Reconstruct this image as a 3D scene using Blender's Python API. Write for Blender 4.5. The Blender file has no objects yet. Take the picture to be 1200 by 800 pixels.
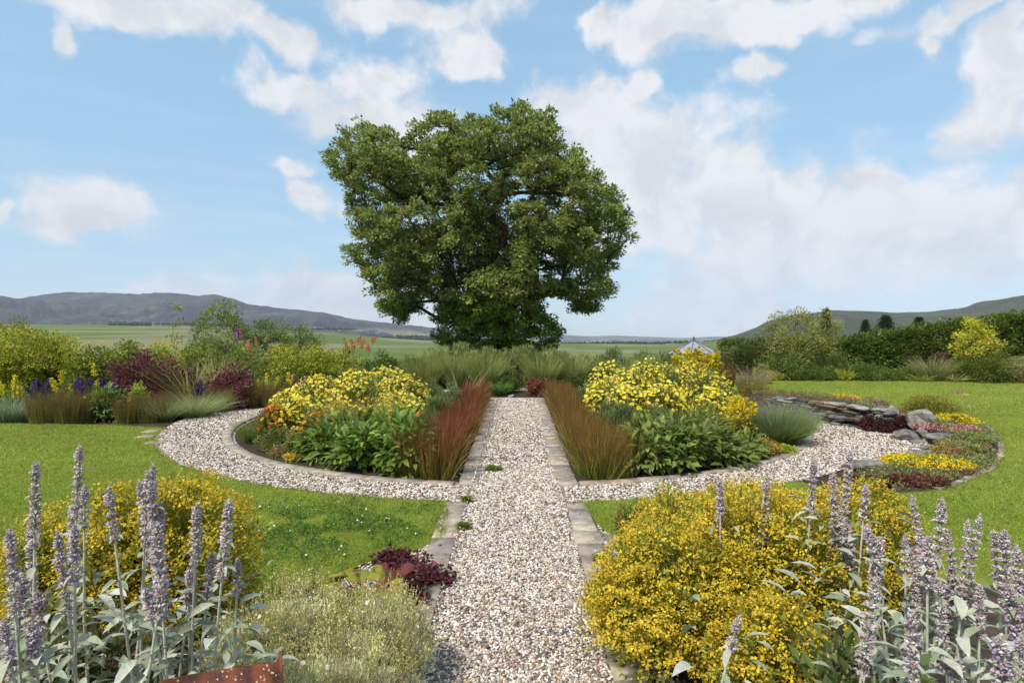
import bpy, math, random
import numpy as np
from mathutils import noise as mnoise, Vector
R_ = math.radians
C = bpy.context.scene.collection
sc = bpy.context.scene
# ------------------------------------------------------------------ camera, sky, sun, exposure
F = 700.0; CX = 606.0; EYE = 1.7
cam_d = bpy.data.cameras.new('camera'); cam = bpy.data.objects.new('camera', cam_d); C.objects.link(cam)
cam.location = (0, 0, EYE); cam.rotation_euler = (R_(90), 0, 0)
cam_d.sensor_width = 36; cam_d.lens = 21.0; cam_d.shift_x = -0.005
cam_d.clip_start = 0.05; cam_d.clip_end = 30000
sc.camera = cam
SUN_EL, SUN_AZ = 52.0, -140.0          # azimuth from +Y, clockwise
SUN_STR, SKY_STR, EXPO = 3.1, 0.15, 0.72
sun_d = bpy.data.lights.new('sun', 'SUN'); sun = bpy.data.objects.new('sun', sun_d); C.objects.link(sun)
sun_d.energy = SUN_STR; sun_d.angle = R_(9); sun_d.color = (1.0, 0.95, 0.87)
sun.rotation_euler = (R_(90 - SUN_EL), 0, R_(180 - SUN_AZ))
w = bpy.data.worlds.new('World'); sc.world = w; w.use_nodes = True
sc.view_settings.view_transform = 'Standard'; sc.view_settings.look = 'None'
sc.view_settings.exposure = EXPO; sc.view_settings.gamma = 1
sc.view_settings.use_curve_mapping = False
sc.cycles.use_denoising = True
sc.cycles.max_bounces = 5; sc.cycles.diffuse_bounces = 3; sc.cycles.transparent_max_bounces = 4
sc.cycles.transmission_bounces = 2; sc.cycles.volume_bounces = 0

class NT:
    """tiny node helper"""
    def __init__(s, t): s.t = t; t.nodes.clear()
    def n(s, k, **kw):
        a = s.t.nodes.new(k)
        for p, v in kw.items(): setattr(a, p, v)
        return a
    def l(s, a, b): s.t.links.new(a, b)
    def inp(s, sock, v):
        if hasattr(v, 'is_output'): s.l(v, sock)
        elif v is not None:
            if isinstance(v, (tuple, list)) and len(v) == 3 and sock.type == 'RGBA': v = (*v, 1)
            sock.default_value = v
    def m(s, op, a, b=None, c=None, clamp=False):
        q = s.n('ShaderNodeMath', operation=op, use_clamp=clamp)
        for i, v in enumerate((a, b, c)): s.inp(q.inputs[i], v)
        return q.outputs[0]
    def v(s, op, a, b=None):
        q = s.n('ShaderNodeVectorMath', operation=op)
        s.inp(q.inputs[0], a); s.inp(q.inputs[1], b)
        return q.outputs['Value'] if op in ('LENGTH', 'DOT_PRODUCT') else q.outputs[0]
    def noise(s, vec, scale, det=3, rough=0.5, dist=0, dim='3D'):
        q = s.n('ShaderNodeTexNoise', noise_dimensions=dim)
        if vec is not None: s.l(vec, q.inputs['Vector'])
        q.inputs['Scale'].default_value = scale; q.inputs['Detail'].default_value = det
        q.inputs['Roughness'].default_value = rough; q.inputs['Distortion'].default_value = dist
        return q.outputs[0]
    def ss(s, x, a, b, c=0., d=1., kind='SMOOTHSTEP'):
        q = s.n('ShaderNodeMapRange', interpolation_type=kind)
        s.l(x, q.inputs[0])
        for i, v in enumerate((a, b, c, d)): q.inputs[i + 1].default_value = v
        return q.outputs[0]
    def mix(s, f, a, b):
        q = s.n('ShaderNodeMix', data_type='RGBA')
        s.inp(q.inputs[0], f); s.inp(q.inputs[6], a); s.inp(q.inputs[7], b)
        return q.outputs[2]
    def mul(s, a, b):
        q = s.n('ShaderNodeMix', data_type='RGBA', blend_type='MULTIPLY'); q.inputs[0].default_value = 1
        s.inp(q.inputs[6], a); s.inp(q.inputs[7], b)
        return q.outputs[2]

def build_world():
    t = NT(w.node_tree)
    out = t.n('ShaderNodeOutputWorld'); bg = t.n('ShaderNodeBackground')
    sky = t.n('ShaderNodeTexSky', sky_type='NISHITA')
    sky.sun_disc = False; sky.sun_elevation = R_(SUN_EL); sky.sun_rotation = R_(SUN_AZ)
    sky.altitude = 0; sky.air_density = 1.2; sky.dust_density = 0.6; sky.ozone_density = 1.5
    co = t.n('ShaderNodeTexCoord'); nv = t.v('NORMALIZE', co.outputs['Generated'])
    sp = t.n('ShaderNodeSeparateXYZ'); t.l(nv, sp.inputs[0])
    az = t.m('ARCTAN2', sp.outputs[0], sp.outputs[1]); el = t.m('ARCSINE', sp.outputs[2])
    cb = t.n('ShaderNodeCombineXYZ'); t.l(az, cb.inputs[0]); t.l(el, cb.inputs[1])
    uv = cb.outputs[0]
    nz = t.n('ShaderNodeTexNoise'); t.l(uv, nz.inputs['Vector']); nz.inputs['Scale'].default_value = 7; nz.inputs['Detail'].default_value = 4
    dv = t.v('MULTIPLY', t.v('SUBTRACT', nz.outputs['Color'], (0.5, 0.5, 0.5)), (0.20, 0.12, 0))
    uvd = t.v('ADD', uv, dv)
    blobs = [(200,8,190,26),(310,34,62,22),(145,5,90,18),(490,10,110,16),(540,48,42,24),(75,36,20,24),
        (340,98,48,20),(430,88,62,26),(450,138,95,24),(380,238,26,22),(362,197,26,13),
        (95,250,58,34),(0,243,14,11),(400,350,150,34),(480,362,90,34),(250,350,80,14),
        (690,128,75,40),(740,165,105,58),(800,225,105,62),(900,262,135,62),(1030,262,110,62),(1130,262,110,55),
        (1020,215,60,26),(1195,235,60,50),(930,300,160,36),(1120,322,90,20),(835,364,88,36),(700,275,60,40),(1050,300,150,40),
        (840,22,100,28),(770,22,70,26),(960,10,180,18),(1150,8,120,14),(1160,100,62,50),(1195,70,50,60),(760,88,30,16),(1075,48,26,16),(700,30,26,18),(875,88,36,14)]
    acc = None
    for (px, py, rx, ry) in blobs:
        a = math.atan2(px - CX, F); e = math.atan2(400 - py, math.hypot(F, px - CX))
        k = math.cos(a)
        d = t.v('LENGTH', t.v('MULTIPLY', t.v('SUBTRACT', uvd, (a, e, 0)), (1 / (rx / F * k * k), 1 / (ry / F * k), 0)))
        val = t.m('SUBTRACT', 1.0, d)
        acc = val if acc is None else t.m('SMOOTH_MAX', acc, val, 0.25)
    back = t.ss(t.m('ABSOLUTE', az), 0.8, 1.1, -2.0, -0.1)
    acc = t.m('MAXIMUM', acc, back)
    fb = t.noise(uv, 9, 7, 0.6); fb2 = t.noise(uvd, 26, 5, 0.6)
    dens = t.m('ADD', acc, t.m('ADD', t.m('MULTIPLY', t.m('SUBTRACT', fb, 0.5), 2.1), t.m('MULTIPLY', t.m('SUBTRACT', fb2, 0.5), 0.9)))
    mask = t.ss(dens, -0.42, 0.42)
    # thin stratus veil low over the land
    st = t.noise(t.v('MULTIPLY', uv, (3, 22, 1)), 1.6, 5, 0.55)
    low = t.m('MULTIPLY', t.ss(st, 0.42, 0.66), t.ss(el, 0.0, 0.32, 0.45, 0.06))
    mask2 = t.m('MULTIPLY', t.ss(t.m('ADD', mask, low), 0, 1, 0, 1, 'LINEAR'), 0.97)
    shade = t.ss(t.m('ADD', t.m('MULTIPLY', t.noise(t.v('ADD', uvd, (0.0, 0.035, 0)), 11, 6, 0.62), 1.0), t.m('MULTIPLY', t.m('SUBTRACT', fb, 0.5), 0.5)), 0.34, 0.6)
    shade = t.m('MULTIPLY', shade, t.ss(dens, 0.1, 1.3, 1.0, 0.75))
    ccol = t.mix(shade, CLOUD_LO, CLOUD_HI)
    # veil of high haze over the blue
    base = t.mix(VEIL, sky.outputs[0], VEILC)
    t.l(t.mix(mask2, base, ccol), bg.inputs[0]); bg.inputs[1].default_value = SKY_STR
    t.l(bg.outputs[0], out.inputs[0])
CLOUD_LO = (2.95, 3.04, 3.2); CLOUD_HI = (3.75, 3.75, 3.82)
VEIL = 0.68; VEILC = (1.12, 2.12, 2.95)
build_world()

# ------------------------------------------------------------------ ground shape and pixel -> world helpers
SL = 0.0229
def GZ(x, y):
    """height of the land: the garden climbs gently, then falls away to the plain"""
    if y < 22: return SL * max(y, -5)
    z22 = SL * 22
    if y < 60:
        s = (y - 22) / 38; s = s * s * (3 - 2 * s)
        return z22 + (-2.6 - z22) * s
    return -2.6
def gp(px, py):
    Y = EYE * F / (py - 384.0)
    return ((px - CX) * Y / F, Y)
def at(px, Y): return (px - CX) * Y / F
def zz(py, Y): return EYE + (400 - py) * Y / F
def lin(*c): return tuple(((v / 255) / 12.92 if v / 255 <= 0.04045 else ((v / 255 + 0.055) / 1.055) ** 2.4) for v in c)

# ------------------------------------------------------------------ geometry store
class G:
    def __init__(s): s.V = []; s.Q = []; s.T = []; s.C = []; s.n = 0
    def add(s, V, Fs, Cc):
        V = np.asarray(V, float); Fs = np.asarray(Fs, np.int64)
        Cc = np.asarray(Cc, float)
        if Cc.ndim == 1: Cc = np.tile(Cc, (len(V), 1))
        s.V.append(V); s.C.append(Cc)
        (s.Q if Fs.shape[1] == 4 else s.T).append(Fs + s.n); s.n += len(V)
    def mesh(s, name, smooth=False, origin=(0, 0, 0)):
        me = bpy.data.meshes.new(name)
        V = np.concatenate(s.V) - np.array(origin); Cc = np.concatenate(s.C)
        Q = np.concatenate(s.Q) if s.Q else np.zeros((0, 4), np.int64)
        T = np.concatenate(s.T) if s.T else np.zeros((0, 3), np.int64)
        me.vertices.add(len(V)); me.vertices.foreach_set('co', V.astype(np.float32).ravel())
        L = np.concatenate([Q.ravel(), T.ravel()]); me.loops.add(len(L)); me.loops.foreach_set('vertex_index', L.astype(np.int32))
        tot = np.concatenate([np.full(len(Q), 4), np.full(len(T), 3)]); st = np.concatenate([[0], np.cumsum(tot)[:-1]])
        me.polygons.add(len(tot)); me.polygons.foreach_set('loop_start', st.astype(np.int32)); me.polygons.foreach_set('loop_total', tot.astype(np.int32))
        if smooth: me.polygons.foreach_set('use_smooth', np.ones(len(tot), bool))
        at_ = me.color_attributes.new('col', 'FLOAT_COLOR', 'POINT')
        at_.data.foreach_set('color', np.concatenate([Cc, np.ones((len(Cc), 1))], 1).astype(np.float32).ravel())
        me.update(calc_edges=True)
        return me
def tag(o, label=None, cat=None, group=None, kind=None):
    if label: o['label'] = label
    if cat: o['category'] = cat
    if group: o['group'] = group
    if kind: o['kind'] = kind
    return o
def thing(name, label, cat, loc, group=None):
    o = bpy.data.objects.new(name, None); o.empty_display_size = .1; C.objects.link(o); o.location = loc
    return tag(o, label, cat, group)
def part(name, g, mat, parent=None, smooth=False, label=None):
    org = (0, 0, 0)
    if parent is not None:
        org = np.array(parent.location)
        if parent.parent is not None: org = org + np.array(parent.parent.location)
    me = g.mesh(name, smooth, org); me.materials.append(mat)
    o = bpy.data.objects.new(name, me); C.objects.link(o)
    if parent is not None: o.parent = parent
    if label: o['label'] = label
    return o
def clone(root, loc, rz, s, label=None, group=None):
    r = root.copy(); C.objects.link(r); r.location = loc; r.rotation_euler = (0, 0, rz)
    r.scale = s if isinstance(s, (tuple, list)) else (s, s, s)
    if label: r['label'] = label
    if group: r['group'] = group
    for ch in list(root.children):
        c = ch.copy(); C.objects.link(c); c.parent = r
        for gch in ch.children:
            d = gch.copy(); C.objects.link(d); d.parent = c
    return r

# ------------------------------------------------------------------ materials
def mat_new(name):
    m = bpy.data.materials.new(name); m.use_nodes = True
    return m, NT(m.node_tree)
def finish(m, t, col, rough=0.6, spec=0.3, bump=None, bstr=0.4, bdist=0.01, trans=0.0, metal=0.0, sheen=0.0):
    out = t.n('ShaderNodeOutputMaterial'); p = t.n('ShaderNodeBsdfPrincipled')
    t.inp(p.inputs['Base Color'], col); t.inp(p.inputs['Roughness'], rough); p.inputs['Specular IOR Level'].default_value = spec
    p.inputs['Metallic'].default_value = metal
    if sheen: p.inputs['Sheen Weight'].default_value = sheen
    if bump is not None:
        b = t.n('ShaderNodeBump'); b.inputs['Strength'].default_value = bstr; b.inputs['Distance'].default_value = bdist
        t.l(bump, b.inputs['Height']); t.l(b.outputs[0], p.inputs['Normal'])
    if trans:
        tr = t.n('ShaderNodeBsdfTranslucent'); t.inp(tr.inputs[0], col)
        mx = t.n('ShaderNodeMixShader'); mx.inputs[0].default_value = trans
        t.l(p.outputs[0], mx.inputs[1]); t.l(tr.outputs[0], mx.inputs[2]); t.l(mx.outputs[0], out.inputs[0])
    else: t.l(p.outputs[0], out.inputs[0])
    return m
def attr_mat(name, trans=0.3, rough=0.55, spec=0.3, var=0.25, sc_=40, bump=False, sheen=0.0, gain=(1, 1, 1)):
    m, t = mat_new(name)
    a = t.n('ShaderNodeAttribute', attribute_name='col')
    tc = t.n('ShaderNodeTexCoord')
    nz = t.noise(tc.outputs['Object'], sc_, 3)
    f = t.ss(nz, 0.3, 0.7, 1 - var, 1 + var)
    c = t.v('SCALE', a.outputs['Color']); t.l(f, c.node.inputs['Scale'])
    if gain != (1, 1, 1): c = t.v('MULTIPLY', c, gain)
    return finish(m, t, c, rough, spec, nz if bump else None, 0.5, 0.01, trans, sheen=sheen)
M = {}
M['leaf'] = attr_mat('leaf', 0.42, 0.5, 0.3, 0.15, 6, gain=(1.75, 1.6, 1.3))
M['grass'] = attr_mat('grass_blade', 0.42, 0.6, 0.2, 0.15, 12, gain=(1.5, 1.4, 1.15))
M['petal'] = attr_mat('petal', 0.3, 0.7, 0.15, 0.08, 30)
M['felt'] = attr_mat('felted_leaf', 0.15, 0.9, 0.1, 0.12, 60, True, sheen=0.2)
M['stem'] = attr_mat('stem', 0.0, 0.7, 0.2, 0.15, 30)
M['bark'] = attr_mat('bark', 0.0, 0.9, 0.15, 0.4, 5, True)
M['pebble'] = attr_mat('pebble', 0.0, 0.75, 0.3, 0.15, 55)
M['stone'] = attr_mat('stone', 0.0, 0.85, 0.25, 0.35, 11, True)
M['paver'] = attr_mat('paver', 0.0, 0.9, 0.2, 0.28, 9, True)

# ------------------------------------------------------------------ shape templates and vector helpers
def unit(v): return v / np.maximum(np.linalg.norm(v, axis=-1, keepdims=True), 1e-9)
def rdir(rng, n): return unit(rng.normal(size=(n, 3)))
def basis(d, nrm):
    y = unit(d); x = np.cross(y, nrm); x = unit(x); z = np.cross(x, y)
    return np.stack([x, y, z], axis=2)
LEAF = (np.array([[0,0,0],[.5,.42,.1],[0,1,-.12],[-.5,.42,.1],[0,.45,0]]), np.array([[0,1,2,4],[0,4,2,3]]))
def _broad():
    V = [(0,0,0)]; 
    for t_, w_ in ((.18,.55),(.42,1.0),(.72,.72)):
        z = .06 - .35*t_*t_
        V += [(-.5*w_, t_, z+.09*w_), (0, t_, z), (.5*w_, t_, z+.09*w_)]
    V.append((0, 1, -.32))
    Fq = [(1,4,5,2),(2,5,6,3),(4,7,8,5),(5,8,9,6)]; Ft = [(0,1,2),(0,2,3),(7,10,8),(8,10,9)]
    return np.array(V), np.array([f for f in Fq]), np.array(Ft)
BV, BQ, BT = _broad()
def _daisy(k=7):
    V = []; Q = []
    for i in range(k):
        a = 2*math.pi*i/k; h = math.pi/k*.85
        V += [(0,0,.02),(.75*math.cos(a-h),.75*math.sin(a-h),.1),(math.cos(a),math.sin(a),.06),(.75*math.cos(a+h),.75*math.sin(a+h),.1)]
        Q.append((4*i,4*i+1,4*i+2,4*i+3))
    return np.array(V), np.array(Q)
DAISY = _daisy()
def _ico():
    p = (1+5**.5)/2
    V = np.array([(-1,p,0),(1,p,0),(-1,-p,0),(1,-p,0),(0,-1,p),(0,1,p),(0,-1,-p),(0,1,-p),(p,0,-1),(p,0,1),(-p,0,-1),(-p,0,1)], float)
    T = np.array([(0,11,5),(0,5,1),(0,1,7),(0,7,10),(0,10,11),(1,5,9),(5,11,4),(11,10,2),(10,7,6),(7,1,8),(3,9,4),(3,4,2),(3,2,6),(3,6,8),(3,8,9),(4,9,5),(2,4,11),(6,2,10),(8,6,7),(9,8,1)])
    return V/np.linalg.norm(V[0]), T
ICO = _ico()
OCT = (np.array([(1,0,0),(-1,0,0),(0,1,0),(0,-1,0),(0,0,1),(0,0,-1)], float), np.array([(0,2,4),(2,1,4),(1,3,4),(3,0,4),(2,0,5),(1,2,5),(3,1,5),(0,3,5)]))
def inst(g, tv, tf, pos, B, S, col, jit=0, rng=None):
    """tf one or a list of face arrays sharing the vertices"""
    m = len(pos)
    if m == 0: return
    S = np.asarray(S, float)
    if S.ndim == 1: S = S[:, None]
    L = tv[None] * (S[:, None, :] if S.shape[1] == 3 else S[:, :, None])
    if jit: L = L * (1 + rng.normal(0, jit, (m, len(tv), 1)))
    V = np.einsum('mij,mnj->mni', B, L) + pos[:, None, :]
    n = len(tv); off = (np.arange(m) * n)[:, None, None]
    Cc = np.repeat(col, n, axis=0)
    if not isinstance(tf, list): tf = [tf]
    k0 = tf[0]
    g.add(V.reshape(-1, 3), (k0[None] + off).reshape(-1, k0.shape[1]), Cc)
    for k in tf[1:]:
        base = g.n - m * n
        arr = (k[None] + off).reshape(-1, k.shape[1]) + base
        (g.Q if k.shape[1] == 4 else g.T).append(arr)
def pick(rng, cols, n, var=0.15):
    c = np.array(cols, float)[rng.integers(0, len(cols), n)]
    return np.clip(c * (1 + rng.normal(0, var, (n, 1))) * (1 + rng.normal(0, var * .35, (n, 3))), 0.003, 0.95)
def tube(g, pts, rad, col, sides=6):
    pts = np.array(pts, float); k = len(pts); rad = np.asarray(rad, float) * np.ones(k)
    d = np.gradient(pts, axis=0); d = unit(d)
    ref = np.array([0.31, 0.12, .94]) if abs(d[0][2]) < .9 else np.array([1., .1, 0])
    x = unit(np.cross(d, ref)); y = np.cross(d, x)
    a = np.arange(sides) * 2 * math.pi / sides
    V = pts[:, None] + rad[:, None, None] * (np.cos(a)[None, :, None] * x[:, None] + np.sin(a)[None, :, None] * y[:, None])
    Q = []
    for i in range(k - 1):
        for j in range(sides):
            j2 = (j + 1) % sides; Q.append((i*sides+j, i*sides+j2, (i+1)*sides+j2, (i+1)*sides+j))
    g.add(V.reshape(-1, 3), Q, col)
def segs(g, A, Bp, r0, r1, col, sides=4):
    """many straight stems at once, A, B (n,3)"""
    n = len(A)
    if n == 0: return
    d = unit(Bp - A); ref = np.tile([.31, .9, .2], (n, 1)); x = unit(np.cross(d, ref)); y = np.cross(d, x)
    a = np.arange(sides) * 2 * math.pi / sides
    ring = np.cos(a)[None, :, None] * x[:, None] + np.sin(a)[None, :, None] * y[:, None]
    r0 = np.asarray(r0, float) * np.ones(n); r1 = np.asarray(r1, float) * np.ones(n)
    V = np.concatenate([A[:, None] + ring * r0[:, None, None], Bp[:, None] + ring * r1[:, None, None]], 1)
    Q = np.array([(j, (j+1) % sides, sides+(j+1) % sides, sides+j) for j in range(sides)])
    col = np.asarray(col, float)
    if col.ndim == 1: col = np.tile(col, (n, 1))
    g.add(V.reshape(-1, 3), (Q[None] + (np.arange(n)*2*sides)[:, None, None]).reshape(-1, 4), np.repeat(col, 2*sides, axis=0))
def inpoly(P, x, y):
    P = np.array(P); c = np.zeros(len(x), bool); j = len(P) - 1
    for i in range(len(P)):
        xi, yi = P[i]; xj, yj = P[j]
        with np.errstate(divide='ignore', invalid='ignore'):
            t_ = ((yi > y) != (yj > y)) & (x < (xj - xi) * (y - yi) / (yj - yi + 1e-12) + xi)
        c ^= t_; j = i
    return c
def edist(P, x, y, closed=True):
    P = np.array(P); best = np.full(len(x), 1e9)
    for i in range(len(P) if closed else len(P) - 1):
        a = P[i]; b = P[(i + 1) % len(P)]; ab = b - a
        t_ = np.clip(((x - a[0]) * ab[0] + (y - a[1]) * ab[1]) / (ab @ ab + 1e-12), 0, 1)
        best = np.minimum(best, np.hypot(x - a[0] - t_ * ab[0], y - a[1] - t_ * ab[1]))
    return best
# ------------------------------------------------------------------ the land
def sheet(name, pts, dz, mat, hole=None):
    """flat polygon lying on the sloping garden plane"""
    g = bpy.data.meshes.new(name)
    g.from_pydata([(x, y, SL * y + dz) for x, y in pts], [], [tuple(range(len(pts)))]); g.update()
    g.materials.append(mat)
    o = bpy.data.objects.new(name, g); C.objects.link(o); tag(o, kind='structure'); return o
def strip(name, inner, outer, dz, mat):
    V = [(x, y, SL*y+dz) for x, y in inner] + [(x, y, SL*y+dz) for x, y in outer]; n = len(inner)
    me = bpy.data.meshes.new(name); me.from_pydata(V, [], [(i, i+1, n+i+1, n+i) for i in range(n-1)]); me.update(); me.materials.append(mat)
    o = bpy.data.objects.new(name, me); C.objects.link(o); tag(o, kind='structure'); return o

def ground_mat():
    m, t = mat_new('ground'); tc = t.n('ShaderNodeTexCoord'); o = tc.outputs['Object']
    sp = t.n('ShaderNodeSeparateXYZ'); t.l(o, sp.inputs[0])
    n1 = t.noise(o, 3, 6, .65); n2 = t.noise(o, 40, 4, .7)
    soil = t.mix(t.ss(n2, .3, .7), (.028, .018, .012), (.085, .06, .042))
    soil = t.mix(t.ss(n1, .5, .7), soil, (.05, .045, .025))
    gr = t.mix(t.ss(t.noise(o, .03, 5, .6), .35, .65), (.095, .135, .03), (.145, .175, .045))
    gr = t.mix(t.ss(t.noise(t.v('MULTIPLY', o, (1, .35, 1)), .012, 3, .5), .48, .56), gr, (.22, .20, .11))
    gr = t.mix(t.ss(t.noise(o, 1.2, 6, .7), .3, .7, 0, .4), gr, (.06, .10, .03))
    f = t.ss(t.m('ADD', sp.outputs[1], t.m('MULTIPLY', n1, 2)), 19.5, 22)
    return finish(m, t, t.mix(f, soil, gr), .95, .1, n2, .8, .03)
def edge_py(u):
    px = CX + F * u
    return float(np.interp(px, [-400, 60, 250, 380, 470, 560, 650, 780, 900, 1600], [374, 380, 382, 389, 397, 402, 402.5, 403, 396, 380]))
def build_ground():
    ys = list(np.arange(-6, 24, 2.0)) + list(np.arange(24, 60, 3)) + [60 * (1500/60)**(i/26) for i in range(27)]
    us = np.linspace(-1.9, 1.9, 77)
    V = []; Fs = []
    for y in ys:
        for u in us:
            wd = max(y, 12.0); x = u * wd
            z = GZ(x, y)
            if y > 60:
                ze = EYE + (400 - edge_py(u)) / F * 900; s = min(1, (y - 60) / 840)
                z = -2.6 + (ze + 2.6) * s
                if y > 900: z = ze - (y - 900) * 0.01
            V.append((x, y, z))
    n = len(us)
    for i in range(len(ys) - 1):
        for j in range(n - 1): Fs.append((i*n+j, i*n+j+1, (i+1)*n+j+1, (i+1)*n+j))
    me = bpy.data.meshes.new('ground'); me.from_pydata(V, [], Fs); me.update(); me.materials.append(ground_mat())
    for p in me.polygons: p.use_smooth = True
    o = bpy.data.objects.new('ground', me); C.objects.link(o); tag(o, kind='structure')
build_ground()

# hills: real height fields with gullies, ridge heights in metres
def hill(name, prof, Y0, Yr, u0, u1, nu, rough, cols, base_py, seed):
    g_V = []; rows = 34; us = np.linspace(u0, u1, nu)
    ts = list(np.linspace(0, 1, rows)) + [1.12, 1.3, 1.6]
    ppx = [p[0] for p in prof]; ppy = [p[1] for p in prof]; bpx = [p[0] for p in base_py]; bpy_ = [p[1] for p in base_py]
    for t_ in ts:
        Y = Y0 + (Yr - Y0) * t_
        for u in us:
            px = CX + F * u
            zr = EYE + (400 - float(np.interp(px, ppx, ppy))) / F * Yr
            zb = EYE + (400 - float(np.interp(px, bpx, bpy_))) / F * Y0 - 2
            x = u * Y
            tt = min(t_, 1)
            wob = .18 * mnoise.fractal(Vector((x / 420 + seed, Y / 420, 0)), .9, 2.1, 4)
            s = max(0, min(1, tt + wob * math.sin(math.pi * tt) * 1.6)); s = s ** 1.25
            z = zb + (zr - zb) * s
            gul = abs(mnoise.fractal(Vector((x / 170 + seed, Y / 520, 1.3)), .8, 2.2, 5))
            z -= rough * gul * math.sin(math.pi * min(tt, 1)) ** .8
            z += rough * .05 * mnoise.fractal(Vector((x / 40 + seed, Y / 60, 0)), .7, 2.1, 4) * (1 if tt > .1 else 0)
            if t_ > 1: z = zr - (zr - zb) * (t_ - 1) * .9
            g_V.append((x, Y, z))
    Fs = [(i*nu+j, i*nu+j+1, (i+1)*nu+j+1, (i+1)*nu+j) for i in range(len(ts)-1) for j in range(nu-1)]
    me = bpy.data.meshes.new(name); me.from_pydata(g_V, [], Fs); me.update()
    for p in me.polygons: p.use_smooth = True
    m, t = mat_new(name); tc = t.n('ShaderNodeTexCoord'); o = tc.outputs['Object']
    nb = t.noise(o, .004, 6, .6, .6); nf = t.noise(o, .03, 6, .7)
    c = t.mix(t.ss(nb, .38, .6), cols[0], cols[1])
    c = t.mix(t.ss(nf, .5, .68, 0, .7), c, cols[2]); c = t.mix(t.ss(t.noise(t.v('MULTIPLY', o, (1, .25, 2)), .008, 6, .7), .5, .7, 0, .8), c, tuple(v*1.7 for v in cols[1]))
    if len(cols) > 3:
        sp = t.n('ShaderNodeSeparateXYZ'); t.l(o, sp.inputs[0])
        pl = t.m('MULTIPLY', t.ss(t.noise(t.v('MULTIPLY', o, (1, .5, 1)), .006, 2, .4), .54, .57), t.ss(sp.outputs[2], cols[4], cols[5], 1, 0))
        c = t.mix(pl, c, cols[3])
    me.materials.append(finish(m, t, c, 1.0, 0.0, nf, 1.0, 12))
    ob = bpy.data.objects.new(name, me); C.objects.link(ob); tag(ob, kind='structure')
hill('low_hills', [(300,394),(560,391),(620,391),(648,392),(665,392.5),(690,394),(720,393),(760,394.5),(800,396),(840,394),(880,396),(1000,396)],
     3800, 6000, -.5, .55, 200, 22, [(.05,.06,.04),(.07,.08,.05),(.03,.04,.03),(.22,.2,.12), 4, 50], [(300,401),(1000,401)], 3.1)
hill('moorland_hills', [(-500,352),(-200,350),(-60,344),(0,346),(20,350),(50,345),(78,342),(130,343),(160,344.5),(180,343),(215,344),(232,346.5),(250,344.5),(275,350),(290,356),(330,361),(380,366),(415,374),(470,380),(520,385),(560,390),(600,397),(680,404)],
     1250, 2600, -1.7, .1, 340, 60, [(.060,.055,.078),(.080,.085,.080),(.042,.044,.062),(.25,.22,.15), 20, 60], [(-500,380),(300,384),(430,396),(520,401),(680,405)], 0)
hill('right_hill', [(820,402),(850,395),(866,391),(885,384),(900,376),(925,370),(955,366),(975,363.5),(1005,364),(1050,366),(1080,366),(1100,363.5),(1122,361.5),(1135,358.5),(1142,355),(1165,351.5),(1200,346),(1300,338),(1500,330)],
     620, 1300, .3, 1.3, 300, 26, [(.06,.07,.045),(.08,.085,.055),(.032,.042,.028),(.11,.12,.05), 40, 90], [(820,402),(1000,398),(1500,396)], 7.7)

# far woodland belts (one mass each, nobody could count them)
def woodland(name, label, lst, seed):
    rng = np.random.default_rng(seed); g = G()
    pos = []; rad = []
    for (pxa, pxb, Y, py, hpx, n) in lst:
        px = rng.uniform(pxa, pxb, n); yy = Y * rng.uniform(.96, 1.05, n); r = hpx / F * Y * rng.uniform(.35, .8, n)
        x = (px - CX) * yy / F; z = EYE + (400 - py) / F * yy
        for k in range(3):
            o = rng.normal(0, .5, (n, 3)) * r[:, None]; o[:, 2] = abs(o[:, 2]) * .6
            pos.append(np.stack([x, yy, z + r * .3], 1) + o); rad.append(r * rng.uniform(.5, .8, n))
    pos = np.concatenate(pos); rad = np.concatenate(rad)
    B = basis(rdir(rng, len(pos)), rdir(rng, len(pos)))
    inst(g, ICO[0], ICO[1], pos, B, rad, pick(rng, [(.025,.04,.018),(.04,.055,.022)], len(pos), .2), .18, rng)
    o = part(name, g, M['leaf']); tag(o, label, 'woodland', kind='stuff')
woodland('far_woodland', 'dark belt of far trees at the foot of the left hills', [(128,175,1180,381,4,90),(225,262,1180,382.5,4,60),(180,232,1230,380,2.4,60),(262,420,1220,386,2.2,130)], 5)
woodland('far_hedgerow', 'dark far hedgerow and trees along the edge of the pale field', [(655,705,1000,403,2.4,70),(688,780,1050,403,3.2,120),(780,900,1000,402,3,120),(430,520,1100,398,3,120),(400,520,1200,395,2.5,100)], 6)

# ------------------------------------------------------------------ lawn, gravel, paving
def arc(cx, cy, r, a0, a1, n): return [(cx + r*math.sin(a0+(a1-a0)*i/n), cy - r*math.cos(a0+(a1-a0)*i/n)) for i in range(n+1)]
RC, RR = 11.95, 6.2       # outer edge of the gravel ring
IC, IR = 11.35, 4.9       # island beds
def lawn_mat():
    m, t = mat_new('lawn'); tc = t.n('ShaderNodeTexCoord'); o = tc.outputs['Object']
    n1 = t.noise(o, .7, 5, .6); n2 = t.noise(o, 60, 3, .7); n3 = t.noise(o, 6, 4, .6)
    c = t.mix(t.ss(n1, .35, .65), (.19, .245, .03), (.25, .28, .05))
    c = t.mix(t.ss(n3, .4, .7, 0, .6), c, (.10, .165, .012))
    c = t.mix(t.ss(n2, .35, .7, 0, .6), c, (.06, .10, .008))
    return finish(m, t, c, .9, .1, n2, 1.0, .02)
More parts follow.
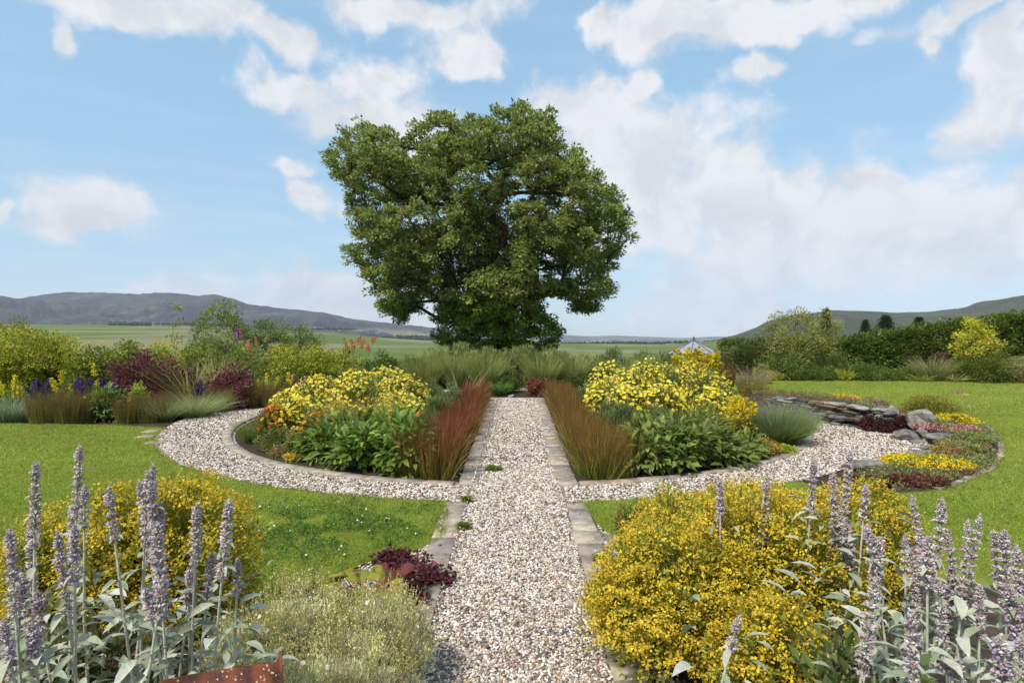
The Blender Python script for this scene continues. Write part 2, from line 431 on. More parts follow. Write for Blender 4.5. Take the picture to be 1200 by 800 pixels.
def gravel_mat():
    m, t = mat_new('gravel_bed'); tc = t.n('ShaderNodeTexCoord'); o = tc.outputs['Object']
    vo = t.n('ShaderNodeTexVoronoi'); vo.inputs['Scale'].default_value = 32; t.l(o, vo.inputs['Vector'])
    sp = t.n('ShaderNodeSeparateColor'); t.l(vo.outputs['Color'], sp.inputs[0])
    c = t.mix(sp.outputs[0], (.30, .25, .20), (.62, .57, .52))
    c = t.mix(t.ss(sp.outputs[1], .8, .85), c, (.13, .11, .10))
    c = t.mix(t.ss(vo.outputs['Distance'], .3, .75), c, (.10, .085, .07))
    return finish(m, t, c, .9, .2, vo.outputs['Distance'], 1.0, -.02)
LM = lawn_mat(); GM = gravel_mat()
aL = math.asin(.66 / RR)
thL = math.atan2(-5.95, -(9.9 - RC))  # angle of the left end of the lawn arc
left_lawn = [gp(523,596)] + arc(0, RC, RR, -aL, -1.25, 30) + [(-7.2, 10.35), (-9, 10.5), (-16, 10.4), (-24, 10.2), (-24, 2.0), (-2.2, 2.0), (-1.6, 3.4), gp(430,662), gp(478,651), gp(500,643), gp(516,634), gp(521,615)]
sheet('lawn', left_lawn, .022, LM)
kerb_px = [(1105,577),(1145,562),(1170,550),(1177,532),(1175,517),(1160,500),(1145,494)]
KERB = [gp(*p) for p in kerb_px]
right_lawn = [gp(686,594)] + arc(0, RC, RR, math.asin(.6/RR), .52, 12) + [(3.3, 5.97)] + KERB + [(7.9, 11.6), (6.9, 12.4), (5.6, 12.9), (4.6, 13.3), (3.0, 16.6), (3.4, 18.6), (6.5, 19.6), (22, 19.9), (22, 2.0), (1.5, 2.0), (1.2, 4.2), gp(745,636), gp(716,630), gp(700,618)]
lawn2 = sheet('lawn', right_lawn, .022, LM)
ring_o = arc(0, RC, RR, -math.pi, math.pi, 96)
path_pts = [(-.5, 1.0), (.47, 1.0), (.47, 6.0), (.45, 6.6), (.45, 14.3), (-.45, 14.3), (-.45, 6.6), (-.5, 6.0)]
gp_o = sheet('gravel_path', path_pts, .010, GM)
strip('gravel_ring', arc(0, IC, IR-.05, -math.pi, math.pi, 96), arc(0, RC, RR, -math.pi, math.pi, 96), .005, GM)
PATCH = [(4.2,7.0),(4.6,7.3),(5.35,7.8),(5.75,8.2),(6.0,8.7),(6.1,9.3),(5.85,10.0),(5.55,10.55),(5.0,11.4),(4.4,10)]
sheet('gravel_ring', PATCH, .0075, GM)
side_l = [(-.66, 5.75), gp(521,615), gp(516,634), gp(500,643), gp(478,651), gp(430,662), (-1.6, 3.2), (-.9, 2.4), (-.66, 2.4)]
sheet('gravel_verge', side_l, .004, GM)
side_r = [(.62, 5.6), gp(700,618), gp(716,630), gp(745,636), (1.2, 4.1), (1.0, 2.4), (.62, 2.4)]
sheet('gravel_verge', side_r, .004, GM)

GAIN_P = np.array([.87, .85, .82])
def pebbles():
    rng = np.random.default_rng(11); X = []; Y = []; S = []
    def zone(x0, x1, y0, y1, dens, s0, s1, fn):
        n = int((x1-x0)*(y1-y0)*dens); x = rng.uniform(x0, x1, n); y = rng.uniform(y0, y1, n); k = fn(x, y)
        X.append(x[k]); Y.append(y[k]); S.append(rng.uniform(s0, s1, k.sum()))
    pathf = lambda x, y: (x > -.475 + rng.normal(0,.006,len(x))) & (x < .455 + rng.normal(0,.006,len(x)))
    zone(-.5, .5, 2.4, 4.6, 11000, .0042, .0105, pathf); zone(-.5, .5, 4.6, 7.2, 7500, .0052, .0122, pathf); zone(-.5, .5, 7.2, 14.3, 2600, .009, .016, pathf)
    def ringf(x, y):
        return (np.hypot(x, y-RC) < RR) & (np.hypot(x, y-IC) > IR+.12) & ~((abs(x) < .5) & (y < 6.5)) & (inpoly(WALLBED, x, y) == 0) & (x < 9)
    zone(-6.3, 6.3, 5.7, 9.0, 3300, .0075, .0150, ringf); zone(-6.3, -4, 9.0, 13.5, 1800, .010, .018, ringf); zone(4, 6.3, 9.0, 13.5, 1500, .010, .018, ringf)
    zone(4.2, 6.2, 7.0, 11.6, 2000, .009, .017, lambda x, y: inpoly(PATCH, x, y) & (np.hypot(x, y-RC) > RR-.02))
    sf = lambda P: (lambda x, y: inpoly(P, x, y) & (abs(x) > .68))
    zone(-2, -.6, 2.4, 5.8, 3000, .007, .014, sf(side_l)); zone(.6, 1.5, 2.4, 5.8, 3000, .007, .014, sf(side_r))
    # strays on the paving
    zone(-.68, -.48, 2.5, 14, 60, .006, .011, lambda x, y: x > -9); zone(.46, .66, 2.5, 14, 60, .006, .011, lambda x, y: x > -9)
    x = np.concatenate(X); y = np.concatenate(Y); s = np.concatenate(S); n = len(x)
    onp = ((abs(x) > .47) & (abs(x) < .69) & (y < 14)) & ~((y > 5.75) & (y < 6.45))
    z = SL*y + .010 + s*rng.uniform(.1, .9, n) + np.where(onp, .028, 0)
    P = np.stack([x, y, z], 1)
    d = rdir(rng, n); d[:, 2] *= .35; nn = rdir(rng, n)*.5 + np.array([0,0,1.])
    B = basis(d, nn)
    S3 = np.stack([s*rng.uniform(.7,1.1,n), s*rng.uniform(1.0,1.5,n), s*rng.uniform(.5,.85,n)], 1)
    col = pick(rng, GAIN_P * np.array([lin(222,214,205),lin(210,200,190),lin(228,224,220),lin(196,180,166),lin(205,184,170),lin(180,160,140),lin(160,152,146),lin(140,122,106),lin(95,86,80),lin(112,104,98),lin(168,146,122),lin(215,205,190),lin(120,110,104),lin(222,214,208)]), n, .12)
    near = y < 7.5
    g = G()
    inst(g, ICO[0], ICO[1], P[near], B[near], S3[near], col[near], .16, rng)
    f = ~near
    inst(g, OCT[0], OCT[1], P[f], B[f], S3[f]*1.2, col[f], .15, rng)
    tag(part('gravel', g, M['pebble']), 'pale buff and grey rounded gravel of the straight path and the ring', 'gravel', kind='stuff')
    print('pebbles', n)

def slab_geo(g, quad, top, bot, col, rng, bev=.006):
    """a worn paver: quad is 4 xy corners, bevelled top"""
    q = np.array(quad) + rng.normal(0, .003, (4, 2)); c = q.mean(0); tz = top + rng.normal(0, .0025, 4)
    qi = c + (q - c) * (1 - bev / np.linalg.norm(q - c, axis=1))[:, None]
    z = SL * q[:, 1]
    V = [(*q[i], z[i] + bot) for i in range(4)] + [(*q[i], z[i] + tz[i] - bev) for i in range(4)] + [(*qi[i], z[i] + tz[i]) for i in range(4)]
    Q = [(8,9,10,11)] + [(i, (i+1)%4, 4+(i+1)%4, 4+i) for i in range(4)] + [(4+i, 4+(i+1)%4, 8+(i+1)%4, 8+i) for i in range(4)]
    g.add(V, Q, col)
PCOL = [lin(150,138,122), lin(138,128,116), lin(158,146,130), lin(146,132,116), lin(134,126,118), lin(152,140,126)]
def paving():
    rng = np.random.default_rng(3)
    def run(side, x0, x1, ya, yb, ln):
        g = G(); y = ya
        while y < yb:
            l = ln * rng.uniform(.8, 1.15); y2 = min(y + l, yb); jx = rng.normal(0, .005)
            slab_geo(g, [(x0+jx, y+.004), (x1+jx, y+.004), (x1+jx, y2-.004), (x0+jx, y2-.004)], .030, -.05, pick(rng, PCOL, 1, .06)[0], rng); y = y2
        tag(part('paving_edge', g, M['paver']), kind='structure')
    run(-1, -.68, -.485, 2.2, 5.75, .30); run(1, .462, .655, 2.2, 5.72, .30)
    run(-1, -.64, -.43, 6.43, 14.3, .30); run(1, .43, .64, 6.38, 14.3, .30)
    run(0, -.43, .43, 14.18, 14.3, .3)
    g = G()                                 # single paver set beside the right run
    slab_geo(g, [gp(699,640), gp(729,640), gp(716,628), gp(696,628)], .028, -.05, PCOL[1], rng)
    slab_geo(g, [gp(517,648), gp(493,648), gp(503,640), gp(519,639)], .028, -.05, PCOL[3], rng)
    tag(part('paving_edge', g, M['paver']), kind='structure')
    g = G()                                 # curved edging round the island
    n = 92
    for i in range(n):
        a0 = -math.pi + 2*math.pi*i/n; a1 = a0 + 2*math.pi/n - .0015
        xm = IR*math.sin((a0+a1)/2); ym = IC - IR*math.cos((a0+a1)/2)
        if abs(xm) < .66 : continue
        q = [(r*math.sin(a), IC - r*math.cos(a)) for r, a in ((IR, a0), (IR+.13, a0), (IR+.13, a1), (IR, a1))]
        if xm > 0: q = q[::-1]
        q = q if xm <= 0 else q
        slab_geo(g, [q[0], q[1], q[2], q[3]], .036, -.05, pick(rng, PCOL, 1, .08)[0], rng)
    tag(part('island_edging', g, M['paver']), kind='structure')
    g = G()                                 # mowing edge round the rockery
    P = np.array(KERB); seg = np.linalg.norm(np.diff(P, axis=0), axis=1); cum = np.concatenate([[0], np.cumsum(seg)])
    k = int(cum[-1] / .24)
    for i in range(k):
        a = np.array([np.interp(cum[-1]*i/k, cum, P[:, 0]), np.interp(cum[-1]*i/k, cum, P[:, 1])]); b = np.array([np.interp(cum[-1]*(i+1)/k-.012, cum, P[:, 0]), np.interp(cum[-1]*(i+1)/k-.012, cum, P[:, 1])])
        d = (b-a)/np.linalg.norm(b-a); nn = np.array([-d[1], d[0]])*rng.uniform(.19, .26); sh = nn*rng.uniform(-.1, .1)
        slab_geo(g, [a+sh, b+sh, b+nn+sh, a+nn+sh], .034, -.05, pick(rng, [lin(138,124,112),lin(150,134,122),lin(126,116,108)], 1, .08)[0], rng)
    tag(part('rockery_edging', g, M['paver']), kind='structure')
    g = G()                                 # flat stones where lawn meets ring on the left
    for (a, b_) in ((172,513),(183,520),(176,507)):
        x, y = gp(a, b_)
        slab_geo(g, [(x-.11, y-.12), (x+.11, y-.1), (x+.12, y+.12), (x-.1, y+.13)], .034, -.05, pick(rng, PCOL, 1, .06)[0], rng)
    tag(part('paving_edge', g, M['paver']), kind='structure')
WALLBED = [(3.3, 6.0)] + [(x, y) for x, y in KERB] + [(7.9, 11.6), (6.9, 12.4), (5.6, 12.9), (4.7, 13.1), (4.6, 12.2), (5.0, 11.4), (5.55, 10.55), (5.85, 10.0), (6.1, 9.3), (6.0, 8.7), (5.75, 8.2), (5.35, 7.8), (4.6, 7.3), (3.7, 6.75)]
paving(); pebbles()

def lawn_grass():
    rng = np.random.default_rng(21); g = G()
    X = []; Y = []; Hh = []; W = []
    def zone(P, x0, x1, y0, y1, dens, h, wd):
        n = int((x1-x0)*(y1-y0)*dens); x = rng.uniform(x0, x1, n); y = rng.uniform(y0, y1, n)
        k = inpoly(P, x, y) & (abs(x/y) < 1.0); x = x[k]; y = y[k]
        X.append(x); Y.append(y); Hh.append(rng.uniform(.5, 1.2, len(x))*h); W.append(np.full(len(x), wd))
    wn = lambda v: v
    zone(left_lawn, -5, -.5, 3.2, 5, 11000, .024, .0024); zone(left_lawn, -7, -.5, 5, 7.5, 5500, .025, .0032); zone(left_lawn, -11, -4, 7.5, 10.5, 2200, .026, .005)
    zone(right_lawn, .6, 1.8, 4.1, 6, 7000, .024, .003); zone(right_lawn, 3, 7, 4, 7.5, 4200, .025, .0034); zone(right_lawn, 5.5, 10.5, 7.5, 11.5, 1900, .026, .005)
    zone(right_lawn, 3, 17, 11.5, 20, 520, .028, .009)
    x = np.concatenate(X); y = np.concatenate(Y); h = np.concatenate(Hh); wd = np.concatenate(W); n = len(x)
    a = rng.uniform(0, math.pi, n); le = rng.normal(0, .45, (n, 2))
    z = SL*y + .02
    b0 = np.stack([x - np.cos(a)*wd, y - np.sin(a)*wd, z], 1); b1 = np.stack([x + np.cos(a)*wd, y + np.sin(a)*wd, z], 1)
    tp = np.stack([x + le[:, 0]*h, y + le[:, 1]*h, z + h], 1)
    V = np.stack([b0, b1, tp], 1).reshape(-1, 3)
    pn = np.array([mnoise.noise(Vector((xx*.6, yy*.6, 0))) for xx, yy in zip(x, y)])
    col = pick(rng, [(.165,.235,.03),(.195,.26,.036),(.225,.27,.05),(.14,.21,.026),(.26,.27,.09)], n, .16) * (1 + .3*pn)[:, None]
    g.add(V, np.arange(3*n).reshape(-1, 3), np.repeat(col, 3, axis=0))
    tag(part('lawn_grass', g, M['grass']), 'short mown green grass covering the lawns', 'grass', kind='stuff')
    print('blades', n)
lawn_grass()
def lawn_edges():
    rng = np.random.default_rng(44); g = G()
    runs = [(left_lawn[:33], 300, .045, .004), ([gp(521,615), gp(523,596)], 700, .05, .003), ([gp(430,662), gp(478,651), gp(500,643), gp(516,634), gp(521,615)], 700, .05, .003), (right_lawn[:14], 300, .045, .0035), ([gp(700,618), right_lawn[0]], 600, .04, .003), (KERB, 300, .045, .005)]
    for P, d, h, wd in runs:
        P = np.array(P); sg = np.linalg.norm(np.diff(P, axis=0), axis=1); cum = np.concatenate([[0], np.cumsum(sg)]); n = int(cum[-1]*d); s = rng.uniform(0, cum[-1], n)
        w_ = np.array([max(0, mnoise.noise(Vector((v*3.1, d, 0)))+.35) for v in s])
        x = np.interp(s, cum, P[:, 0]) + rng.normal(0, .012, n); y = np.interp(s, cum, P[:, 1]) + rng.normal(0, .012, n); hh = h*rng.uniform(.4, 1.2, n)*(.4+w_*1.2)
        a = rng.uniform(0, 6.28, n); z = SL*y + .018; dx = np.cos(a)*wd*.7; dy = np.sin(a)*wd*.7; le = rng.normal(0, .7, (n, 2))
        V = np.stack([np.stack([x-dx, y-dy, z], 1), np.stack([x+dx, y+dy, z], 1), np.stack([x+le[:,0]*hh, y+le[:,1]*hh, z+hh], 1)], 1).reshape(-1, 3)
        g.add(V, np.arange(3*n).reshape(-1, 3), np.repeat(pick(rng, [(.15,.21,.024),(.19,.24,.03),(.12,.18,.02),(.24,.24,.07)], n, .18), 3, axis=0))
    tag(part('edge_grass', g, M['grass']), 'longer ragged grass fringing the lawn edges', 'grass', kind='stuff')
lawn_edges()
def clover():
    rng = np.random.default_rng(33); n = 2600; x = rng.normal(-1.6, .75, n); y = rng.normal(5.0, .45, n); k = inpoly(left_lawn, x, y)
    nz = np.array([mnoise.noise(Vector((a*2.2, b*2.2, 3))) for a, b in zip(x, y)]); k &= nz > -.15
    x2 = rng.uniform(3, 6.5, 500); y2 = rng.uniform(4.5, 7, 500); k2 = inpoly(right_lawn, x2, y2)
    x = np.concatenate([x[k], x2[k2]]); y = np.concatenate([y[k], y2[k2]]); g = G()
    cc = np.stack([x, y, SL*y + .036], 1); leaf_cloud(g, rng, cc, .028, 9, .016, .014, [(.06,.125,.02),(.075,.15,.025),(.05,.105,.02)], .2, .15)
    tag(part('clover', g, M['leaf']), 'dark green clover patches spreading through the left lawn', 'clover', kind='stuff')
    g = G(); s = rng.choice(len(x), 42); p = np.stack([x[s], y[s], SL*y[s] + .052], 1); inst(g, ICO[0]*[1,1,.8], ICO[1], p, basis(rdir(rng, 42), rdir(rng, 42)), rng.uniform(.006, .011, 42), np.tile(lin(236,236,226), (42, 1)), .2, rng)
    segs(g, p - [0, 0, .03], p, .001, .001, (.1,.15,.04), 3)
    tag(part('clover_bloom', g, M['petal']), 'tiny white clover flowers dotted over the lawn', 'clover flowers', kind='stuff')
# ------------------------------------------------------------------ plant builders
def seed_of(*a): return np.random.default_rng(abs(int(sum(v*1000*(i+3) for i, v in enumerate(a)))) % (2**31))
def root_at(name, label, cat, px, Y, top, group=None, gz=None):
    X = at(px, Y); z = (SL*Y if Y < 22 else GZ(X, Y)) if gz is None else gz
    r = thing(name, label, cat, (X, Y, z), group)
    return r, np.array([X, Y, z]), max(.05, zz(top, Y) - z)
def leaf_cloud(g, rng, cc, rc, per, L, W, cols, up=.3, var=.18, ctr=None, broad=False, droop=0):
    """leaves gathered in clumps cc (m,3) of radius rc"""
    m = len(cc); n = m * per; rc = np.asarray(rc, float)*np.ones(m)
    idx = np.repeat(np.arange(m), per)
    v = rdir(rng, n); p = cc[idx] + v * (rc[idx] * rng.uniform(.25, 1, n)**.6)[:, None] * np.array([1, 1, .8])
    out = unit(cc - ctr)[idx] if ctr is not None else v
    d = unit(v*.6 + out*.5 + rdir(rng, n)*.45 + np.array([0, 0, up]))
    nn = unit(out*.5 + np.array([0, 0, .9]) + rdir(rng, n)*.55)
    cj = 1 + rng.normal(0, .13, (m, 1))
    col = np.clip(pick(rng, cols, n, var) * cj[idx], .003, .95)
    s = rng.uniform(.65, 1.2, n)
    S = np.stack([s*W, s*L, s*L], 1)
    if broad: inst(g, BV, [BQ, BT], p, basis(d, nn), S, col)
    else: inst(g, LEAF[0], LEAF[1], p, basis(d, nn), S, col)
def dome_pts(rng, n, c, rad, lo=-.1, shell=(.6, 1)):
    u = rdir(rng, n*3); u = u[u[:, 2] > lo][:n]
    f = rng.uniform(shell[0], shell[1], (len(u), 1))
    return c + u * f * rad, u
def bush(name, label, cat, px, Y, top, hw, leaf=(.06, .03), cols=None, dens=1.0, up=.3, flowers=None, depth=None, group=None, broad=False, rough=.25, clump=.3, low=.35, gz=None, stemcol=(.06,.05,.03), var=.18):
    """mounding leafy plant: stems, foliage in clumps and, optionally, flowers"""
    rng = seed_of(px, Y, top)
    r, b, h = root_at(name, label, cat, px, Y, top, group, gz); W = hw / F * Y; D = depth or W
    c = b + np.array([0, 0, h*low]); rad = np.array([W, D, h*(1-low)]) * .94
    rc = clump * min(W, h) ; area = 2*math.pi*W*max(h*.8, W*.6) + 2*W*D
    ncl = int(max(10, min(240, area / (rc*rc*1.3))))
    cc, u = dome_pts(rng, ncl, c, rad, -.75, (.35, 1.0)); cc[:, 2] = np.maximum(cc[:, 2], b[2] + rc*.5)
    cc += rng.normal(0, rough*rc, cc.shape)
    per = int(max(8, min(260, dens * 2.6 * area * 1.6 / (leaf[0]*leaf[1]) / len(cc))))
    if per * len(cc) > 26000: per = 26000 // len(cc)
    g = G(); segs(g, np.tile(b, (len(cc), 1)) + rng.normal(0, .12*W, (len(cc), 3))*[1, 1, 0], cc, .004 + .004*h, .002, stemcol)
    part('stem', g, M['stem'], r)
    g = G(); leaf_cloud(g, rng, cc, rc*1.15, per, leaf[0], leaf[1], cols, up, var, c, broad); part('foliage', g, M['leaf'], r)
    if flowers: bloom(r, rng, c, np.array([W, D, h*(1-low)]), **flowers)
    return r
def bloom(r, rng, c, rad, n=100, size=.03, cols=None, kind='dot', lo=.05, part_name='blossom', up=.7, shell=(.9, 1.1), ccol=(.5, .3, .02), facing=0.0, stems=False, k=9, spread=1.0, bit=1.0):
    p, u = dome_pts(rng, n, c, rad, lo, shell)
    m = len(p); nn = unit(u*.6 + np.array([0, -facing, up]) + rdir(rng, m)*.3); g = G()
    if stems:
        gs = G(); q = p - np.stack([u[:, 0]*.05, u[:, 1]*.05, rng.uniform(.12, .28, m)], 1)
        segs(gs, q, p, .0022, .0016, (.09, .13, .05), 3); part('flower_stem', gs, M['stem'], r)
    if kind == 'daisy':
        B = basis(rdir(rng, m), nn)
        inst(g, DAISY[0], DAISY[1], p, B, size*rng.uniform(.7, 1.2, m), pick(rng, cols, m, .1))
        inst(g, ICO[0]*[.28, .28, .16], ICO[1], p + nn*size*.06, B, np.full(m, size), pick(rng, [ccol], m, .1))
    elif kind == 'cluster':       # flat cluster of tiny bracts / florets
        idx = np.repeat(np.arange(m), k); M_ = len(idx); B = basis(rdir(rng, m), nn)
        a = rng.uniform(0, 6.283, M_); rr = size * np.sqrt(rng.uniform(0, 1, M_)) * spread
        q = p[idx] + B[idx][:, :, 0]*(np.cos(a)*rr)[:, None] + B[idx][:, :, 1]*(np.sin(a)*rr)[:, None] + nn[idx]*(rng.uniform(-.2, .2, M_)*size)[:, None]
        cj = 1 + rng.normal(0, .1, (m, 1)); d = unit(rdir(rng, M_) + nn[idx]*.3)
        s = size*bit*rng.uniform(.35, .65, M_)
        inst(g, LEAF[0], LEAF[1], q, basis(d, nn[idx] + rdir(rng, M_)*.3), np.stack([s*.7, s, s], 1), np.clip(pick(rng, cols, M_, .12)*cj[idx], 0, .95))
    else:
        B = basis(rdir(rng, m), nn); s = size*rng.uniform(.7, 1.2, m)
        inst(g, ICO[0]*[1, 1, .6], ICO[1], p, B, s, pick(rng, cols, m, .12), .12, rng)
    part(part_name, g, M['petal'], r)
def blades(g, rng, base, n, r0, L, spread, bend, wd, c0, c1, c2=None, var=.15, lean=(0, 0), depth=1.0):
    """grass blades: tapering strips bending over"""
    a = rng.uniform(0, 6.283, n); rr = r0*np.sqrt(rng.uniform(0, 1, n))
    o = np.stack([np.cos(a)*rr, np.sin(a)*rr*depth, np.zeros(n)], 1)
    th = spread*(rr/max(r0, 1e-6)*.7 + .3*rng.uniform(0, 1, n)) + rng.normal(0, .05, n); a2 = a + rng.normal(0, .5, n)
    d = np.stack([np.cos(a2)*np.sin(th) + lean[0], np.sin(a2)*np.sin(th) + lean[1], np.cos(th)], 1); d = unit(d)
    Ls = L*rng.uniform(.55, 1.08, n)
    Ls = Ls*np.where(rng.uniform(0,1,n) < .12, rng.uniform(1.0, 1.14, n), 1)
    h2 = unit(np.stack([np.cos(a2), np.sin(a2), np.zeros(n)], 1))
    side = unit(np.cross(d, rdir(rng, n)))
    ts = [0, .35, .7, 1.0]; V = []; Cc = []
    c0, c1 = np.array(c0, float), np.array(c1, float); c2 = c1 if c2 is None else np.array(c2, float)
    vv = (1 + rng.normal(0, var, (n, 1)))*(1+rng.normal(0, var*.3, (n, 3))); mixr = rng.uniform(0, 1, (n, 1))
    ctip = c1*mixr + c2*(1-mixr)
    bd = bend*rng.uniform(.4, 1.4, n)
    for t_ in ts:
        p = base + o + d*(Ls*t_)[:, None] + (h2*.8 - np.array([0, 0, .55]))*(bd*Ls*t_*t_)[:, None]
        w_ = wd*(1 - t_**1.6)*.5 + (0.0 if t_ < 1 else 0)
        tt = min(1, t_*1.15)
        cc = np.clip((c0*(1-tt) + ctip*tt)*vv, .003, .95)
        if t_ < 1: V += [p - side*w_, p + side*w_]; Cc += [cc, cc]
        else: V += [p]; Cc += [cc]
    V = np.stack(V, 1); Cc = np.stack(Cc, 1); off = (np.arange(n)*7)[:, None, None]
    q = np.array([[0,1,3,2],[2,3,5,4]]); 
    g.add(V.reshape(-1, 3), (q[None]+off).reshape(-1, 4), Cc.reshape(-1, 3))
    g.T.append((np.array([[4,5,6]])[None]+off).reshape(-1, 3) + g.n - n*7)
def tuft(name, label, cat, px, Y, top, hw, n=350, spread=.5, bend=.25, wd=.006, c0=(.06,.1,.02), c1=(.12,.18,.05), c2=None, group=None, r0=.5, plumes=None, part_name='blades', depth=1.0, gz=None):
    rng = seed_of(px, Y, top); r, b, h = root_at(name, label, cat, px, Y, top, group, gz); W = hw/F*Y
    g = G(); blades(g, rng, b, n, W*r0, h*1.02, spread, bend, wd, c0, c1, c2, depth=depth)
    part(part_name, g, M['grass'], r)
    if plumes:
        g = G(); blades(g, rng, b, plumes[0], W*r0*.7, h*plumes[1], spread*.9, bend*.6, wd*plumes[2], plumes[3], plumes[4]); part('seed_head', g, M['grass'], r)
    return r
def spires(name, label, cat, px, Y, top, hw, n, fl, fw, cols, leafcols, group=None, part_name='flower_spike', leaf=(.06,.018), tipcol=None, dens=1.0, stemcol=(.08,.11,.04), fsize=None, gz=None, minh=.65, foliage='leaf'):
    """upright stems each ending in a flower spike of length fl and half width fw"""
    rng = seed_of(px, Y, top); r, b, h = root_at(name, label, cat, px, Y, top, group, gz); W = hw/F*Y
    bx = b + np.stack([rng.normal(0, .25*W, n), rng.normal(0, .25*W, n), np.zeros(n)], 1)
    tx = b + np.stack([rng.uniform(-W, W, n), rng.uniform(-W, W, n), h*rng.uniform(minh, 1.0, n)], 1); tx[0] = b + [0, 0, h]
    g = G(); segs(g, bx, tx, .005, .003, stemcol); part('stem', g, M['stem'], r)
    g = G()
    if foliage == 'leaf':
        cc, u = dome_pts(rng, 26, b + [0, 0, h*.25], np.array([W, W, h*.45]), -.4, (.3, 1))
        leaf_cloud(g, rng, cc, W*.4, int(26*dens), leaf[0], leaf[1], leafcols, .5); part('foliage', g, M['leaf'], r)
    else:
        blades(g, rng, b, int(160*dens), W*.5, h*.75, .5, .5, leaf[1], leafcols[0], leafcols[-1]); part('foliage', g, M['grass'], r)
    fs = fsize or fw*1.2
    for i in range(n):
        g = G(); k = max(14, int(fl/fs*9)); t_ = rng.uniform(0, 1, k); a = rng.uniform(0, 6.283, k)
        ax = unit(tx[i]-bx[i]); tube(g, [tx[i]-ax*fl, tx[i]-ax*fl*.5, tx[i]], [fw*.45, fw*.4, fw*.12], cols[0], 5); wv = fw*np.minimum(1, (1-t_)*1.7+.18)
        p = tx[i] - ax*(fl*(1-t_))[:, None] + np.stack([np.cos(a)*wv*.6, np.sin(a)*wv*.6, np.zeros(k)], 1)
        d = np.stack([np.cos(a), np.sin(a), np.full(k, .25)], 1)
        c = pick(rng, cols, k, .12)
        if tipcol is not None:
            f = (t_[:, None] > .35); c = np.where(f, np.array(tipcol)*(1+rng.normal(0,.1,(k,1))), c)
        s = fs*rng.uniform(.7, 1.1, k)
        inst(g, LEAF[0], LEAF[1], p, basis(d, rdir(rng, k)), np.stack([s*.8, s, s], 1), np.clip(c, 0, .95)); part(part_name, g, M['petal'], r)
    return r
def rock(name, label, px, Y, py, sx, sy, sz, col, seed, group=None, rz=0, flat=1.0, dz=0):
    X = at(px, Y); z = zz(py, Y)
    rng = np.random.default_rng(seed)
    import bmesh
    bm = bmesh.new(); bmesh.ops.create_icosphere(bm, subdivisions=4, radius=1)
    cs, sn = math.cos(rz), math.sin(rz); pl = [(unit(rng.normal(size=3)), rng.uniform(.55, .85)) for _ in range(11)]
    V = []
    for v in bm.verts:
        p = np.array(v.co)
        for n_, d_ in pl:
            e = p @ n_ - d_
            if e > 0: p = p - n_*e*.93
        p = p*(1 + .05*mnoise.fractal(Vector(p*2.5 + seed), .8, 2, 4))
        layer = .035*mnoise.noise(Vector((seed, p[0]*.6, p[2]*9)))
        p = p*(1+layer)*[sx, sy, sz]; V.append((p[0]*cs - p[1]*sn, p[0]*sn + p[1]*cs, p[2]))
    me = bpy.data.meshes.new(name); me.from_pydata(V, [], [tuple(v.index for v in f.verts) for f in bm.faces]); bm.free()
    a = me.color_attributes.new('col', 'FLOAT_COLOR', 'POINT'); nv = len(V)
    cv = np.ones((nv, 4)); cv[:, :3] = col; a.data.foreach_set('color', cv.astype(np.float32).ravel()); me.update()
    me.materials.append(M['stone']); 
    o = bpy.data.objects.new(name, me); C.objects.link(o); o.location = (X, Y, z + dz); tag(o, label, 'rock', group); return o

# ------------------------------------------------------------------ trees
def branch_tree(rng, roots, cc, key):
    """join every clump to the nearest node that lies nearer the trunk; returns parent list and weights"""
    nodes = [tuple(p) for p in roots]; par = [-1] + list(range(len(roots)-1)); pos = list(map(np.array, roots))
    order = np.argsort([key(c) for c in cc])
    for i in order:
        c = cc[i]; P = np.array(pos); d = np.linalg.norm(P - c, axis=1); pen = np.where(P[:, 2] > c[2] + .3, d*.6, 0)
        j = int(np.argmin(d + pen))
        # a bent intermediate node keeps limbs from running dead straight
        if d[j] > 1.4:
            mid = (pos[j] + c)/2 + rng.normal(0, .08*d[j], 3); pos.append(mid); par.append(j); j = len(pos)-1
        pos.append(c); par.append(j)
    n = len(pos); wgt = np.ones(n)
    for i in range(n-1, 0, -1): wgt[par[i]] += wgt[i]
    return np.array(pos), np.array(par), wgt
def limbs(g, pos, par, wgt, rmin, k, col, pw=.42, cap=9):
    i = np.arange(1, len(pos)); i = i[par[1:] >= 0]
    r1 = np.minimum(rmin*wgt[i]**pw*k, cap); r0 = np.minimum(rmin*np.minimum(wgt[par[i]], wgt[i]*1.7)**pw*k, cap)
    segs(g, pos[par[i]], pos[i], r0, r1, col, 7)
